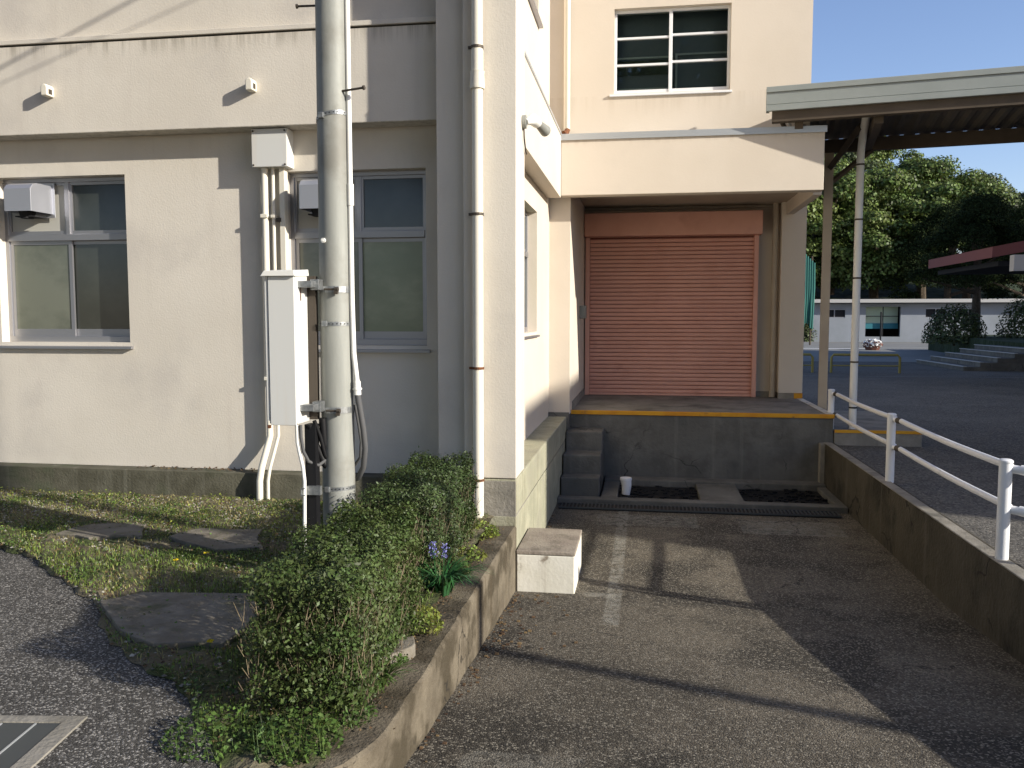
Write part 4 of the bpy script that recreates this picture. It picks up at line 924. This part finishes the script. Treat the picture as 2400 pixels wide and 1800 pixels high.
# barriers
def barrier(x0, x1, y, label):
    t = thing('tubular_barrier', label, 'barrier', ((x0 + x1) / 2, y, 0), group='yellow hoop barriers in the yard')
    w_ = (x1 - x0) / 2
    obj('hoop', MB().tube([(-w_, 0, 0), (-w_, 0, .42), (-w_ + .06, 0, .50), (w_ - .06, 0, .50), (w_, 0, .42), (w_, 0, 0)], .035, 8), 'yellowrail', t, smooth=True)
    obj('crossbar', MB().tube([(-w_, 0, .2), (w_, 0, .2)], .02, 6), 'yellowrail', t)
barrier(5.15, 6.95, 24.6, 'yellow hoop barrier in the yard right of the white downpipe')
barrier(2.7, 4.65, 24.6, 'yellow hoop barrier mostly hidden behind the corner column')
# green net
net = thing('green_net', 'furled green safety net hanging from poles behind the building corner', 'net', (9.15, 50, 0))
nb = MB()
for k in range(5):
    x = -.25 + k * .12; nb.tube([(x, random.uniform(-.1, .1), 1.2 + random.uniform(-.3, .2)), (x + .03, 0, 3.2), (x + .02, 0, 5.1 - k * .12)], [.05, .08, .06], 7)
obj('net_cloth', nb, 'net', net, smooth=True); obj('net_pole', T([(-.35, 0, 0), (-.35, 0, 5.6)], .03, 6), 'pvc', net); obj('net_pole', T([(.15, .1, 0), (.15, .1, 5.0)], .05, 6), 'bark', net)
# planter and small pole by the hut
pl = thing('flower_planter', 'low planter with white and red flowers on the far yard', 'planter', (10.75, 42.5, 0))
obj('tub', MB().tube([(0, 0, 0), (0, 0, .22)], [.3, .4], 10), 'red', pl)
vv = rng.normal(0, 1, (260, 3)); vv /= np.linalg.norm(vv, axis=1)[:, None]; obj('flowers', leaf_mesh('flowers', vv * [.42, .42, .22] + [0, 0, .3], vv, .06, 'whiteframe', .8, .4), 'whiteframe', pl)
vv = rng.normal(0, 1, (160, 3)); vv /= np.linalg.norm(vv, axis=1)[:, None]; obj('red_bloom', leaf_mesh('red_flowers', vv * [.44, .44, .2] + [0, 0, .28], vv, .06, 'red', .8, .4), 'red', pl, kind='stuff')
tag(obj('yard_pole', T([(0, 0, 0), (0, 0, 1.9)], .05, 8), 'dark', loc=(14.1, 54, 0)), 'thin dark pole standing in front of the far hut', 'pole')
# porch with red roof at right
po = thing('porch', 'dark porch with dull red roof and white eave at the right edge', 'building', (9.5, 20, 0))
obj('roof', MB().add([(-2.4, -1, 2.98), (-2.4, 3, 2.98), (6, 3, 4.6), (6, -1, 4.6), (-2.4, -1, 2.76), (-2.4, 3, 2.76), (6, 3, 4.3), (6, -1, 4.3)], [(0, 3, 2, 1), (4, 5, 6, 7), (0, 1, 5, 4), (1, 2, 6, 5), (2, 3, 7, 6), (3, 0, 4, 7)]), 'redroof', po)
obj('ceiling', B(-2.2, 6, -.8, 2.9, 2.60, 2.70), 'dark', po)
obj('eave', MB().box(-2.45, 6, -2.2, -2.0, 2.42, 2.73), 'hut_roof', po)
obj('porch_wall', MB().box(1.5, 6, 0, 2.9, 0, 2.6), 'brownsteel', po)
obj('porch_post', MB().box(-1.9, -1.75, -1.9, -1.75, 0, 2.42), 'dark', po)
# tall neighbour building, right of the camera and out of the picture; its wall shades the dock
nb_ = thing('neighbour_block', 'tall cream block standing to the right outside the picture', 'building', (20, 20, 0))
obj('block_wall', MB().box(-4, 6, -18.2, 15, 0, 7.5), 'stucco_side', nb_)
obj('block_roof', MB().box(-4.0, 6, -18.2, -13.5, 7.5, 7.62), 'redroof', nb_)
obj('sun_block_storey', MB().box(-4.0, 6, -13.5, 15, 7.5, 9.2), 'stucco_side', nb_)  # unseen storey added to keep stray sun off the shutter
obj('window', MB().box(-4.02, -3.99, -6, -3, 1.2, 3.0), 'dark', nb_); obj('window', MB().box(-4.02, -3.99, 0, 3, 1.2, 3.0), 'dark', nb_)
# unseen trees added behind the camera to cut sky fill; glass reflects them
for x_, s_, v_, w_ in ((-27, 1.8, 2, 'leftmost'), (-20, 1.95, 4, 'second'), (-13, 1.85, 2, 'middle'), (-6, 1.95, 4, 'fourth'), (.5, 1.8, 2, 'rightmost')):
    t = thing('broadleaf_tree', 'unseen dark tree added behind the photographer to cut sky light, the %s of its row' % w_, 'tree', (x_, -12, 0), rz=x_, group='row of trees added behind the photographer'); t.scale = (s_, s_, s_)
    for nm, me in zip(('crown', 'trunk'), variants[v_]): link(bpy.data.objects.new(nm, me), t)
# power pole with wires right of camera: throws the soft stripe over the ramp
pp = thing('power_pole', 'concrete power pole standing to the right outside the picture', 'pole', (9.0, 1.05, 0))
obj('pole_shaft', MB().tube([(0, 0, -.2), (0, 0, 8)], [.07, .06], 16), 'conc', pp, smooth=True)

# service cables from the steel pole up to the right, above the picture
for (z0_, x1_, z1_, r_, lb_) in ((4.98, 14, 12.35, .012, 'thick black service cable leaving the steel pole above the picture'), (4.92, 14, 11.2, .006, 'thin black cable leaving the steel pole just under the thick one')):
    pts = [(PX + .1 + (x1_ - PX) * k / 16, PY, z0_ + (z1_ - z0_) * k / 16 - .25 * math.sin(math.pi * k / 16)) for k in range(17)]
    tag(obj('service_cable', MB().tube(pts, r_, 8), 'black'), lb_, 'cable', 'service cables on the steel pole')
S.render.engine = 'CYCLES'
